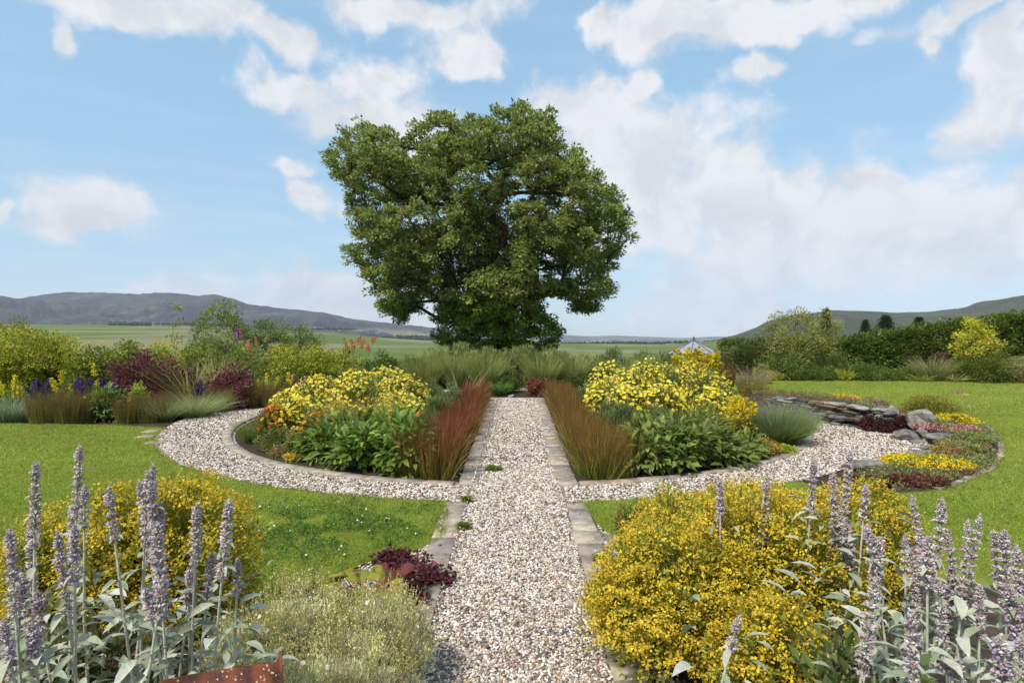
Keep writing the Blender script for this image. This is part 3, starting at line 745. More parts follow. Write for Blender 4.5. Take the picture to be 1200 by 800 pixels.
def big_tree():
    rng = np.random.default_rng(77); Y0 = 25.0; s = Y0/F
    out = [(383,184),(396,172),(402,156),(425,143),(441,137),(462,146),(480,150),(500,133),(520,124),(532,127),(545,137),(562,133),(580,121),(600,118),(628,119),(648,128),(660,146),(668,168),(692,184),(708,205),(728,224),(738,248),(741,270),(738,292),(722,306),(716,322),(724,338),(716,352),(700,364),(682,366),(668,352),(655,345),(640,350),(642,366),(656,378),(664,392),(652,404),(636,430),(548,430),(518,404),(508,386),(512,362),(496,348),(492,356),(484,368),(466,376),(448,370),(442,356),(434,338),(424,320),(412,306),(404,292),(416,280),(410,262),(414,246),(404,238),(412,222),(398,212),(386,200)]
    P = np.array([((px-CX)*s, zz(py, Y0)) for px, py in out])
    cx = at(590, Y0); r = thing('tree', 'huge broad green tree with dense rounded crown beyond the end of the path', 'tree', (cx, Y0, GZ(0, Y0)))
    n = 60000; x = rng.uniform(P[:, 0].min(), P[:, 0].max(), n); z = rng.uniform(P[:, 1].min(), P[:, 1].max(), n)
    k = inpoly(P, x, z); x = x[k]; z = z[k]; e = edist(P, x, z); dm = 2.6
    half = 4.0*np.sqrt(np.clip(1 - (1 - np.minimum(e/dm, 1))**2, 0, 1)) * np.clip((z-GZ(0,25))/3.5, .4, 1)
    t_ = rng.uniform(-1, 1, len(x)); shell = np.sign(t_)*np.abs(t_)**.5
    y = Y0 + half*shell
    x = cx + (x-cx)*(1 + .0*(y-Y0)); q = np.stack([x, y, z], 1)
    rr = (e > .36) | ((z < zz(352, Y0)) & (e > .12)); q = q[rr]; e = e[rr]
    nz = np.array([mnoise.noise(Vector((p[0]*.62, p[1]*.5, p[2]*.75+4))) for p in q])
    lowk = q[:, 2] < zz(345, Y0)
    keep = (nz > .0) | lowk | (e < .6)
    q = q[keep]; sel = []; cell = {}
    md = .56
    for p in q:
        ck = tuple((p//md).astype(int)); ok = True
        for dx in (-1,0,1):
            for dy in (-1,0,1):
                for dz in (-1,0,1):
                    for o in cell.get((ck[0]+dx, ck[1]+dy, ck[2]+dz), ()):
                        if (o[0]-p[0])**2+(o[1]-p[1])**2+(o[2]-p[2])**2 < md*md: ok = False; break
                    if not ok: break
                if not ok: break
            if not ok: break
        if ok: cell.setdefault(ck, []).append(p); sel.append(p)
    cc = np.array(sel); print('clumps', len(cc))
    z0 = GZ(0, Y0)
    roots = [np.array([cx, Y0, z0 + h]) + [.12*math.sin(h), 0, 0] for h in (0, .8, 1.6, 2.4, 3.1)]
    fork = [(cx-.7, Y0, z0+4.3), (cx-1.2, Y0+.3, z0+5.8), (cx-1.5, Y0, z0+7.4)]
    ctr = np.array([cx, Y0, z0+3.2])
    pos, par, wgt = branch_tree(rng, roots, cc, lambda c: np.linalg.norm(c - ctr))
    gb = G(); limbs(gb, pos, par, wgt, .014, 1.0, (.055, .045, .035), .47, .48); part('trunk', gb, M['bark'], r)
    # sprays: each clump breaks into several smaller twigs with leaves
    sub = []; 
    for c in cc:
        m = 7; v = rdir(rng, m); v[:, 2] = np.abs(v[:, 2])*.7 + v[:, 2]*.3; sub.append(c + v*rng.uniform(.14, .40, (m, 1)))
    par_c = np.repeat(cc, 7, axis=0); sub = np.concatenate(sub)
    g2 = G(); segs(g2, par_c, sub, .012, .005, (.055, .045, .03), 3); part('twigs', g2, M['bark'], r)
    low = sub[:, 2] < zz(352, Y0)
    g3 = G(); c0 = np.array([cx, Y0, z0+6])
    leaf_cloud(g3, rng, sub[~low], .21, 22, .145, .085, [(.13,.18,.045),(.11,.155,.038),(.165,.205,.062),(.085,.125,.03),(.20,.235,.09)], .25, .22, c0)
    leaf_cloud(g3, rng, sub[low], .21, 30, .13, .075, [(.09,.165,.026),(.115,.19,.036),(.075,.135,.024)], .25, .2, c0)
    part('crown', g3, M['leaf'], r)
    r.scale = (.975, .96, .935)
def small_tree(name, label, cat, px, Y, top, hw, leaf, cols, ncl, per, rc, thick=.02, base_frac=.25, depth=None, group=None, shape=None, up=.35, seed=0, gz=None, outl=1.0):
    rng = seed_of(px, Y, top + seed); r, b, h = root_at(name, label, cat, px, Y, top, group, gz); W = hw/F*Y; D = depth or W*.9
    c = b + [0, 0, h*(base_frac + (1-base_frac)/2)]; rad = np.array([W, D, h*(1-base_frac)/2])
    u = rdir(rng, ncl); cc = c + u*rad*rng.uniform(.25, 1, (ncl, 1))**.5*outl
    if shape: cc = np.array([shape(p, b, h, W) for p in cc])
    pos, par, wgt = branch_tree(rng, [b, b + [0, 0, h*base_frac*.5], b + [0, 0, h*base_frac]], cc, lambda q: np.linalg.norm(q - b))
    g = G(); limbs(g, pos, par, wgt, thick*.2, 1, (.09,.075,.05), .5, thick*2); part('trunk', g, M['bark'], r)
    g = G(); leaf_cloud(g, rng, cc, rc, per, leaf[0], leaf[1], cols, up, .2, c); part('crown', g, M['leaf'], r)
    return r
def conifer(label, px, Y, top, hw, base_py):
    rng = seed_of(px, Y, top); X = at(px, Y); zb = zz(base_py, Y); h = zz(top, Y) - zb; W = hw/F*Y
    r = thing('pine_tree', label, 'tree', (X, Y, zb), 'dark pines behind the hedge')
    g = G(); tube(g, [(X, Y, zb), (X+.05*h*.2, Y, zb+h*.5), (X, Y, zb+h*.97)], [.035*h, .02*h, .005*h], (.07,.05,.035)); part('trunk', g, M['bark'], r)
    cc = []; 
    for i in range(9):
        t_ = .25 + .72*i/8; k = 7; a = rng.uniform(0, 6.28) + np.arange(k)*6.283/k
        R = W*(1.05-t_)**.7*1.1*rng.uniform(.65, 1.1, k)
        for f in (.5, 1): cc += list(np.stack([X+np.cos(a)*R*f, Y+np.sin(a)*R*f, zb+h*t_+rng.normal(0, .02*h, k)], 1))
    cc = np.array(cc); g = G(); segs(g, np.stack([np.full(len(cc), X), np.full(len(cc), Y), cc[:, 2]-.03*h], 1), cc, .012*h, .004*h, (.06,.045,.03)); part('branches', g, M['bark'], r)
    g = G(); leaf_cloud(g, rng, cc, W*.26, 60, W*.13, W*.045, [(.02,.04,.018),(.028,.05,.022),(.035,.055,.03)], .1, .2, np.array([X, Y, zb])); part('crown', g, M['leaf'], r)
def hedge(name, label, pts, tops, depth, leaf, cols, group=None, seed=1):
    """pts: ground line (x,y); tops: heights along it"""
    rng = np.random.default_rng(seed); pts = np.array(pts, float); sg = np.linalg.norm(np.diff(pts, axis=0), axis=1); cum = np.concatenate([[0], np.cumsum(sg)]); L = cum[-1]
    r = thing(name, label, 'hedge', (*pts.mean(0), GZ(0, pts.mean(0)[1])), group)
    n = int(L*115); s = rng.uniform(0, L, n); x = np.interp(s, cum, pts[:, 0]); y = np.interp(s, cum, pts[:, 1]); H = np.interp(s, cum, tops)
    face = rng.uniform(0, 1, n); zf = rng.uniform(.05, 1, n)
    zc = np.where(face < .62, zf, 1.0)*H*(1 + .06*np.array([mnoise.noise(Vector((v*1.1, seed, 0))) for v in s]))
    dy = np.where(face < .62, -depth/2*(1-.25*zf**3)*rng.uniform(.35, 1, n)**.5, rng.uniform(-depth/2, depth/2, n)*.8)*1.0
    bul = .16*np.array([mnoise.noise(Vector((a*.9, c*1.3, 5))) for a, c in zip(s, zc)])
    gz = np.array([GZ(0, v) for v in y])
    cc = np.stack([x, y + dy - bul, gz + zc - .1], 1) + rng.normal(0, .05, (n, 3))
    g = G(); bs = np.stack([x, y, gz + zc*.35], 1); segs(g, bs, cc, .02, .006, (.06,.045,.03), 3)
    for v in np.arange(.3, L, .8): tube(g, [(np.interp(v, cum, pts[:,0]), np.interp(v, cum, pts[:,1]), GZ(0, np.interp(v, cum, pts[:,1]))-.05), (np.interp(v, cum, pts[:,0]), np.interp(v, cum, pts[:,1]), GZ(0, np.interp(v, cum, pts[:,1]))+np.interp(v, cum, tops)*.75)], [.04, .02], (.06,.045,.03), 5)
    part('branches', g, M['bark'], r)
    g = G(); leaf_cloud(g, rng, cc, .23, 58, leaf[0]*1.15, leaf[1]*1.2, cols, .25, .2, np.stack([x, y + .4, gz + zc*.5], 1)); part('foliage', g, M['leaf'], r)
# ------------------------------------------------------------------ the big tree and the land beyond the garden
big_tree()
hedge('hedge', 'long dark green clipped leafy hedge along the right boundary behind the yellow bush',
      [(at(845,23.5),23.5),(at(985,23),23),(at(1100,21.5),21.5),(at(1200,20.5),20.5),(at(1330,19.5),19.5)],
      [zz(405,23.5)-.4, zz(401,23)-.45, zz(381,21.5)-.5, zz(370,20.5)-.48, zz(360,19.5)-.45], 1.2, (.10,.06), [(.09,.14,.03),(.075,.12,.026),(.13,.17,.04),(.06,.095,.022)])
conifer('small dark pine behind the hedge, leftmost of the pines', 1014, 45, 376, 9, 402)
conifer('largest dark pine behind the hedge, with a broad pointed crown', 1038, 42, 371, 13, 402)
conifer('dark pine half hidden behind the hedge near the yellow bush', 1077, 42, 373, 11, 398)
conifer('dark pine top showing behind the loose olive tree', 968, 48, 363, 10, 402)
conifer('tiny dark pine top just above the hedge, rightmost of the pines', 1113, 44, 374, 6, 392)
small_tree('tree', 'loose olive green young tree with thin arching branches in the right border', 'tree', 938, 20.5, 362, 42, (.075,.038), [(.14,.17,.04),(.18,.20,.05),(.10,.135,.03),(.20,.19,.06)], 170, 46, .23, .02, .14, outl=1.08)
GREENS = [(.07,.11,.025),(.09,.135,.03),(.055,.09,.02)]; OLIVE = [(.13,.16,.045),(.16,.185,.05),(.10,.135,.035)]; YGREEN = [(.20,.23,.03),(.26,.27,.035),(.14,.19,.03)]
WILLOW = [(.13,.17,.06),(.16,.20,.07),(.10,.14,.05),(.19,.21,.09)]; DARKG = [(.04,.07,.018),(.055,.09,.022),(.035,.06,.015)]
Gb = 'green shrubs filling the bed beyond the end of the path'
# right border, back to front
bush('shrub','dark rounded green shrub left of the loose olive tree','shrub',880,21.5,398,32,(.08,.05),[(.06,.085,.025),(.08,.105,.03),(.045,.07,.02)],1,.3)
bush('shrub','brownish green twiggy shrub near the gazebo roof','shrub',855,22,403,18,(.07,.04),[(.13,.13,.06),(.10,.12,.045)],.8,.4)
bush('shrub','dark leafy shrub at the foot of the loose olive tree','shrub',920,19.6,415,30,(.07,.04),GREENS,1,.4)
bush('shrub','fresh green shrub between the olive tree and the hedge','shrub',975,20,412,26,(.07,.035),[(.08,.12,.03),(.10,.14,.035)],1,.4)
small_tree('yellow_shrub','tall golden yellow leafed bush in front of the dark hedge','shrub',1143,19.3,374,36,(.075,.045),[(.34,.32,.03),(.28,.29,.03),(.38,.35,.05),(.20,.24,.035)],80,40,.19,.012,.2,up=.5,shape=lambda p,b,h,W: b+(p-b)*np.array([1.25-1.0*min(1,(p[2]-b[2])/h),.8,1.0]))
bush('shrub','dark green mound of leaves under the golden yellow bush','shrub',1143,18.9,412,33,(.06,.03),[(.07,.10,.02),(.11,.14,.025),(.05,.08,.018)],1.1,.4)
tuft('ornamental_grass','pale green ornamental grass fountain left of the golden bush','grass plant',1092,19,411,22,500,.55,.35,.018,(.10,.13,.05),(.20,.22,.10),(.26,.24,.14))
bush('shrub','pale creamy flowered bush at the right edge of the lawn','shrub',1196,18.6,419,30,(.055,.03),[(.16,.18,.07),(.22,.22,.11)],.9,.4,dict(n=420,size=.035,cols=[lin(206,190,160),lin(190,170,140),lin(214,200,170)],kind='cluster',k=5))
bush('shrub','purplish brown bush peeping over the pale grass by the hedge','shrub',1105,20.2,409,13,(.06,.035),[(.10,.06,.05),(.13,.08,.06)],.8,.4)
for i,(px,tp,hw,lb,cl) in enumerate([(905,437,15,'lime green low cushion plant at the lawn edge below the dark shrub',YGREEN),(930,436,12,'yellow green low cushion left of a green mound at the back of the lawn',YGREEN),(958,429,22,'dark blue green mound plant at the lawn edge under the olive tree',GREENS),(988,434,14,'bright lime low mound at the lawn edge right of the olive tree',YGREEN),
    (1012,428,20,'green ferny clump at the lawn edge below the start of the hedge',GREENS),(1040,432,20,'mid green low clump before the hedge, right of the ferny one',GREENS),(1065,430,17,'leafy green clump left of the pale grass fountain',[(.09,.13,.03),(.12,.16,.04)]),(1128,434,10,'grey green small mound beneath the golden bush',[(.12,.14,.08)]),(1165,436,14,'olive low mound right of the golden bush',OLIVE)]):
    bush('low_plant',lb,'plant',px,19.2,tp,hw,(.05,.03),cl,1.1,.4,group='low plants along the far lawn edge')
tuft('strappy_plant','yellow green strappy clump at the lawn edge left of the golden bush','plant',1078,18.8,433,12,130,.9,.6,.03,(.12,.16,.04),(.30,.32,.08))
tuft('strappy_plant','pale variegated strappy clump right below the golden bush','plant',1118,18.7,432,12,140,.9,.6,.03,(.16,.19,.06),(.38,.37,.16))
tuft('feather_grass','soft buff feather grass mound near the gazebo end of the bed','grass plant',880,15.5,420,22,900,.5,.4,.007,(.10,.14,.04),(.34,.28,.18),(.28,.20,.15))
tuft('red_grass','dark red brown upright grass beside the buff feather grass','grass plant',852,15,421,11,260,.2,.05,.014,(.05,.07,.02),(.14,.05,.02),(.09,.04,.02))
bush('low_shrub','orange brown low flowered mound beyond the lavender','shrub',888,13.6,450,22,(.035,.02),[(.12,.14,.03),(.16,.13,.03)],1,.4,dict(n=260,size=.022,cols=[(.42,.20,.04),(.35,.15,.03),(.4,.25,.05)],kind='cluster',k=4))
bush('small_shrub','small pale flowering perennial left of the lime cushion by the far lawn','plant',893,18,426,10,(.04,.02),OLIVE,.8,.5,dict(n=60,size=.04,cols=[lin(200,185,165)],kind='cluster',k=4))

# bed beyond the end of the path
CB = [('tall willowy green bush in the bed left of the big tree, beside the red pokers',486,17,412,26),('willowy green bush left of the tree trunk with wispy tips',514,17.4,404,27),('dense pale green bush directly in front of the tree base on the left',546,17.6,402,27),
 ('pale green wispy bush in front of the tree base, middle of the row',580,17.0,403,27),('green bush in front of the right half of the tree base',612,17.5,402,27),('olive green bush right of the tree base above the small red shrub',648,17.4,405,26),
 ('spreading green bush right of the tree base with open field behind',684,17.8,412,24),('darker green bush in front of the pale field',718,18.2,407,24),('green bush between the pale field and the yellow daisies',752,18.6,411,24),('green bush left of the gazebo roof',784,19,413,22),('low green bush just under the gazebo roof',826,19.5,417,20)]
for i,(lb,px,Y,tp,hw) in enumerate(CB):
    dk = i in (7,)
    bush('shrub',lb,'shrub',px,Y,tp+2,hw,(.11,.022),WILLOW if not dk else [(.09,.12,.04),(.11,.145,.05)],.95,1.3,group=Gb,clump=.26,low=.25,stemcol=(.10,.11,.05))
for (lb,px,Y,tp,hw) in [('dark green leafy mound behind the path end on the left',595,15.6,440,14),('dark low mound behind the path end beside the red shrub',655,15.4,446,16),('dark green mound right of the path end',680,15.8,440,18)]:
    bush('low_shrub',lb,'shrub',px,Y,tp,hw,(.05,.028),DARKG,1.1,.4,group='low dark mounds behind the path end')
tuft('strappy_plant','bright green strappy leaf clump behind the left end of the red grass row','plant',584,15.0,438,15,220,.6,.5,.025,(.06,.12,.02),(.11,.19,.04))
bush('red_shrub','small coral red leafed shrub at the end of the gravel path','shrub',630,14.9,444,14,(.05,.03),[(.17,.05,.04),(.13,.04,.03),(.21,.09,.06),(.10,.06,.03)],1.2,.4)
rock('rock','pale grey pointed rock at the left of the path end',599,14.7,468,.12,.11,.14,lin(120,124,130),41)
rock('rock','low blue grey rock beside the pointed one at the path end',611,14.75,470,.15,.12,.10,lin(105,110,118),42)
rock('rock','small buff stone at the right corner of the path end',641,14.4,471,.12,.1,.08,lin(150,145,135),43)
tuft('arching_grass','tall green grass with arching straw seed stems behind the left red grass row','grass plant',542,12.6,447,22,420,.6,.5,.008,(.08,.12,.03),(.17,.21,.07),None,plumes=(46,2.0,1.3,(.20,.22,.09),(.42,.38,.20)))

# left border
small_tree('shrub','loose light green tall shrub with open branches standing against the hills','shrub',262,17.5,352,32,(.075,.032),[(.13,.18,.055),(.16,.21,.07),(.10,.145,.04)],150,46,.2,.014,.1,up=.6)
small_tree('sapling','thin whippy sapling with a few leaves, alone against the field','tree',205,17.2,349,13,(.07,.035),[(.13,.17,.05),(.17,.2,.06)],13,24,.12,.010,.3,up=.5,shape=lambda p,b,h,W: b+(p-b)*np.array([.55,.5,1.0])+np.array([.05,0,0]))
small_tree('shrub','rounded willow green shrub behind the orange pokers','shrub',318,18.0,376,30,(.085,.022),[(.10,.15,.05),(.13,.18,.06),(.08,.125,.04)],110,60,.24,.03,.05,up=.7)
small_tree('shrub','lower willow green shrub right of the rounded one against the hills','shrub',352,18.6,381,26,(.085,.022),[(.10,.15,.05),(.12,.17,.055),(.085,.13,.04)],90,55,.24,.03,.05,up=.7)
bush('shrub','light green wispy bush under the loose light green tall shrub','shrub',250,16.6,391,30,(.08,.024),WILLOW,1,.9)
bush('shrub','olive green feathery bush at the far left against the hills','shrub',14,17.2,372,30,(.07,.022),OLIVE,1,.8)
bush('shrub','feathery green bush between the far left bush and the open field','shrub',50,17.6,383,22,(.07,.022),OLIVE,1,.8)
LB = [('yellow flowered leafy bush at the far left edge of the border',18,13.8,384,38,2,620),('yellow green bush second from the left edge of the border',62,14.2,391,34,2,420),('mid green bush behind the yellow flower spikes',108,14.0,402,30,3,160),
 ('green bush behind the purple leafed shrub with yellow tips',150,14.8,402,32,1,240),('yellow tipped bush right of the purple shrub top',196,15.0,400,32,2,300),('light green bush beneath the whippy sapling',236,15.2,402,26,1,120),('yellow green bush right of the arching straw grass',290,15.3,405,28,1,120),
 ('golden green bush beneath the coral pokers',335,15.5,404,30,2,260),('golden green bush right of the coral pokers',370,15.8,406,28,2,260),('yellow green bush nearest the red pokers',402,16,410,24,2,150),('green bush behind the red pokers',445,16.6,414,26,0,0)]
for (lb,px,Y,tp,hw,k,nf) in LB:
    bush('shrub',lb,'shrub',px,Y,tp,hw,(.075,.036),[GREENS,[(.10,.15,.03),(.14,.19,.035),(.075,.12,.025)],[(.18,.22,.03),(.25,.27,.04),(.12,.17,.03)],[(.10,.145,.025),(.15,.18,.03),(.07,.11,.02)]][k],1.0,.45,
      dict(n=nf,size=.06,cols=[(.56,.50,.03),(.48,.46,.05),(.38,.42,.05)],kind='cluster',k=6,lo=.15) if nf else None, group='leafy bushes at the back of the left border')
PUR = [(.075,.022,.035),(.10,.03,.045),(.055,.018,.028),(.12,.045,.055)]
bush('purple_shrub','large dark purple leafed shrub in the left border','shrub',172,12.8,411,34,(.07,.045),PUR,1.0,.35,rough=.6)
bush('purple_shrub','lower dark purple leafed shrub right of the large one','shrub',212,13.1,424,22,(.065,.04),PUR,.9,.35,rough=.6)
bush('purple_shrub','purple leafed shrub above the gravel near the left red tufts','shrub',272,12.9,428,26,(.065,.04),PUR,.95,.35,rough=.6)
bush('purple_shrub','small drooping purple leafed shrub beside the gravel ring','shrub',284,12.4,446,15,(.06,.04),PUR,.9,.2,rough=.6)
tuft('arching_grass','tall straw coloured arching grass between the purple shrubs','grass plant',228,13.0,399,30,330,.6,.4,.012,(.14,.16,.06),(.33,.31,.13),(.38,.30,.14))
tuft('arching_grass','fine straw coloured grass behind the coral pokers','grass plant',255,14.0,392,22,200,.5,.4,.010,(.16,.18,.07),(.35,.34,.16),(.30,.28,.12))
LUP = [(.62,.52,.02),(.68,.60,.05),(.55,.46,.02)]
for lb,px,Y,tp,hw,n in [('clump of yellow flower spikes at the far left behind the blue grey grass',17,11.5,438,20,5),('clump of yellow flower spikes behind the second red tuft',71,11.5,434,14,4),('single tall yellow flower spike before the purple shrub',110,11.7,425,5,2),('yellow flower spikes behind the narrow red tufts on the left',313,12.8,438,14,4),('short yellow flower spike at the left end of the red tufts by the ring',338,12.8,436,8,2)]:
    spires('yellow_spike_plant',lb,'flower',px,Y,tp,hw,n,.26,.034,LUP,[(.10,.15,.04),(.08,.13,.03)])
SAL = [(.09,.045,.20),(.07,.035,.15),(.13,.07,.26)]
for lb,px,Y,tp,hw in [('purple blue salvia between the far left yellow spikes and red tuft',44,11.6,444,14),('purple blue salvia right of the second yellow spike clump',92,11.7,441,15),('purple salvia under the single tall yellow spike',122,11.9,443,14),('purple salvia left of the drooping purple shrub',235,12.5,446,10),('purple salvia behind the orange and yellow daisies',345,13.2,437,12),('violet salvia left of the left yellow daisies',362,13.0,441,9)]:
    spires('salvia',lb,'flower',px,Y,tp,hw,14,.20,.022,SAL,[(.09,.11,.05),(.11,.14,.06)],minh=.7,leaf=(.06,.02))
POK = [(.62,.13,.05),(.55,.10,.04),(.66,.20,.09)]
spires('red_hot_poker','group of coral orange poker flowers left of the willow green shrub','flower',300,13.8,395,18,8,.11,.022,[(.60,.26,.16),(.6,.2,.1)],[(.10,.15,.05),(.16,.2,.08)],minh=.82,foliage='blades',leaf=(.1,.02))
spires('red_hot_poker','group of thin red poker flowers behind the left yellow daisies','flower',422,14.0,392,24,13,.17,.024,[(.55,.30,.08),(.6,.2,.05)],[(.10,.15,.05),(.16,.2,.08)],minh=.84,foliage='blades',leaf=(.1,.02),tipcol=(.55,.06,.03))
spires('foxglove','single magenta flower spike in front of the light green tall shrub','flower',279,14.6,386,2,1,.22,.06,[(.32,.05,.28),(.38,.08,.33)],GREENS)
# front row of the left border
RG0=(.10,.13,.03); 
tuft('blue_grey_grass','blue grey spiky clump at the far left front of the border','grass plant',12,10.7,459,24,520,.5,.3,.010,(.10,.14,.09),(.20,.26,.19))
tuft('blue_grey_grass','slender grey green clump right of the blue grey one at far left','grass plant',34,10.8,468,12,240,.4,.3,.008,(.12,.15,.10),(.24,.28,.2))
red_specs = [('red brown upright grass tuft below the far left purple salvia',54,10.6,453,17),('red brown upright grass tuft below the second yellow spikes',83,10.6,452,16),('olive and red grass tuft next to the green broad leafed plant',103,10.7,458,9),('red brown upright grass tuft below the large purple shrub',152,10.7,458,14),('wide red brown grass tuft left of the pale fescue',178,10.8,453,16),
 ('rusty narrow grass tuft between the two pale fescues',202,11.2,455,8),('rusty grass tuft right of the pale fescue by the ring',258,12.0,448,13),('red brown grass tuft under the drooping purple shrub',295,12.5,444,12),('red brown grass tuft behind the gravel ring, before the orange daisies',322,12.6,442,15),('dark red grass tuft right behind the small green clump of the ring',345,12.7,446,12)]
for lb,px,Y,tp,hw in red_specs:
    tuft('red_grass',lb,'grass plant',px,Y,tp,hw,520,.26,.10,.009,(.12,.14,.04),(.15,.042,.03),(.12,.12,.035),group='upright red brown grass tufts along the left border',r0=.9)
bush('leafy_plant','green broad leafed plant between the red tufts of the left border','plant',125,10.9,452,20,(.11,.05),[(.07,.12,.03),(.09,.15,.04)],1,.3,broad=True)
bush('leafy_plant','lime green leaf clump above the wide red tuft of the left border','plant',163,11.6,446,10,(.06,.04),[(.22,.27,.05)],1,.3)
FES = [(.14,.18,.09),(.30,.34,.2),(.24,.30,.14)]
tuft('fescue','pale grey green fescue mound beside the left end of the ring','grass plant',228,11.3,446,24,1300,.95,.45,.006,*FES)
tuft('fescue','smaller pale fescue mound left of the larger one by the ring','grass plant',195,10.9,456,16,700,.8,.4,.006,*FES)
tuft('fescue','grey green fescue clump left of the wide red tuft','grass plant',140,11.0,470,11,360,.8,.4,.006,*FES)

# ------------------------------------------------------------------ island beds
bm_leaf = [(.085,.145,.028),(.11,.175,.035),(.065,.115,.022),(.14,.20,.045)]
def red_row(side, specs, labels):
    rng = np.random.default_rng(90 + side)
    protos = []
    for k in range(3):
        r = thing('red_grass', 'x', 'grass plant', (0, 0, 0)); g = G()
        if side > 0: cols = ((.13,.17,.03),(.16,.026,.026),(.15,.13,.03))
        else: cols = ((.16,.16,.03),(.17,.022,.03),(.12,.05,.025))
        blades(g, np.random.default_rng(k+5), np.zeros(3), 520, .18, .62, .26, .09, .0095, *cols, var=.3, depth=1.4); blades(g, np.random.default_rng(k+15), np.zeros(3), 110, .24, .50, .55, .30, .008, cols[0], (.26,.22,.10), cols[1], var=.3, depth=1.4); part('blades', g, M['grass'], r); protos.append(r)
    n = len(specs)
    for i, (x, y, s) in enumerate(specs):
        lb = labels[0] if i == 0 else labels[2] if i == n-1 else labels[1]
        p = protos[i % 3]
        grp = 'red tipped grass tufts in the %s row beside the path' % ('right' if side > 0 else 'left')
        if i < 3: p.location = (x, y, SL*y+.005); p.scale = (1, 1, s); p.rotation_euler.z = rng.uniform(0, .5); p['label'] = lb; p['group'] = grp
        else: clone(p, (x, y, SL*y+.005), rng.choice([0, math.pi]) + rng.uniform(-.3, .3), (1, 1, s), lb, grp)
rs = np.random.default_rng(8)
red_row(-1, [(-.90+rs.normal(0,.02), 6.85+.62*i, rs.uniform(.84,1.12)) for i in range(12)], ('nearest red tipped grass tuft of the row left of the path','red tipped grass tuft inside the row left of the path','farthest red tipped grass tuft of the row left of the path'))
red_row(1, [(.93+rs.normal(0,.02), 6.85+.62*i, rs.uniform(.84,1.12)) for i in range(12)], ('nearest red tipped grass tuft of the row right of the path','red tipped grass tuft inside the row right of the path','farthest red tipped grass tuft of the row right of the path'))
rs = np.random.default_rng(9)
for sd, lb in ((-1,'second'),(1,'second')):
    for j in range(2):
        x = sd*(1.22+.0*j); y = 6.95+.5*j
        tuft('red_grass', ('amber and red grass tuft beside the broad leafed plants, left of the path' if sd<0 else 'amber and red grass tuft beside the broad leafed plants, right of the path') + (', nearer one' if j==0 else ', behind the nearer one'),'grass plant', CX+F*x/y, y, 400-(SL*y+.60-EYE)*F/y, 20, 420,.15,.05,.0085,(.17,.18,.035),(.13,.035,.03),(.18,.15,.035),group='second line of red grass tufts',r0=.95)

BL = [('broad leafed green plant nearest the left red grass, front of the left island',474,7.15,492,34),('broad leafed green plant in the front middle of the left island',428,7.3,494,36),('broad leafed green plant at the left end of the leafy clump, left island',385,7.75,497,32),
      ('broad leafed green plant behind the front ones, left island',405,8.2,487,34),('tall broad leafed green plant below the yellow daisies, left island',455,8.0,482,36),
      ('broad leafed green plant nearest the right red grass, front of the right island',757,7.05,500,30),('broad leafed green plant in the front middle of the right island',797,7.2,494,36),('broad leafed lighter green plant at the right end of the leafy clump, right island',840,7.45,500,34),
      ('broad leafed green plant behind the right red grass, right island',760,7.8,487,30),('broad leafed green plant below the yellow daisies, right island',815,7.9,485,36),('low broad leafed plant where the right island edging curves',868,7.75,512,20)]
for (lb,px,Y,tp,hw) in BL:
    bush('leafy_plant',lb,'plant',px,Y,tp,hw,(.14,.062),bm_leaf if px<700 else [(.11,.15,.042),(.14,.185,.052),(.08,.12,.03)],1.25,.35,broad=True,group='broad leafed green plants at the front of the islands',clump=.34,var=.2)
# yellow daisies (anthemis)
AN_COL = [(.80,.66,.05),(.84,.72,.10),(.78,.60,.03),(.86,.76,.16)]
def anthemis(lb, px, Y, tp, hw, n=500, size=.029, grp=None):
    bush('yellow_daisy_plant',lb,'flower',px,Y,tp+5,hw,(.06,.022),[(.12,.15,.04),(.15,.18,.055),(.09,.12,.035)],.8,.8,dict(n=n,size=size,cols=AN_COL,kind='daisy',lo=-.05,facing=.35,up=.55,ccol=(.62,.38,.02),part_name='blossom',shell=(.82,1.12),stems=True),group=grp)
gl = 'yellow daisy clumps of the left island'; gr = 'yellow daisy clumps of the right island'
for a in [('yellow daisy clump at the left end, beside the orange flowers of the left island',343,9.0,461,30),('yellow daisy clump left of the tawny grass tuft',372,9.6,450,32),('yellow daisy clump right of the tawny grass, towards the red row',468,9.3,456,34),('yellow daisy clump behind the tawny grass tuft',425,10.2,441,36),
          ('yellow daisy clump at the back left of the left island',372,11.0,436,30),('tall yellow daisy clump in the back middle of the left island',420,11.8,430,34),('yellow daisy clump at the back right of the left island',472,11.0,434,32),('highest yellow daisy clump right below the red pokers',452,12.2,426,30),('yellow daisy clump at the back left corner near the gravel ring',338,10.3,452,22)]: anthemis(*a, grp=gl)
for a in [('yellow daisy clump nearest the right red row',712,10.2,440,27),('yellow daisy clump left front of the right island, above the blue green stems',735,9.4,446,26),('yellow daisy clump in the front middle of the right island',778,9.3,445,32),('yellow daisy clump at the right end beside the yellow spires',838,9.0,452,28),
          ('yellow daisy clump in the middle left of the right island',735,11.0,430,32),('yellow daisy clump in the very middle of the right island',782,11.2,426,36),('yellow daisy clump in the middle right of the right island',828,10.8,432,34),('yellow daisy clump at the back left of the right island',716,12.4,421,28),('yellow daisy clump at the back middle, left of the gazebo',762,12.8,418,32),('yellow daisy clump at the back right of the right island, below the gazebo',812,12.6,421,30)]: anthemis(*a, grp=gr)
ORG = [(.62,.17,.03),(.70,.26,.04),(.55,.11,.02),(.66,.34,.05)]
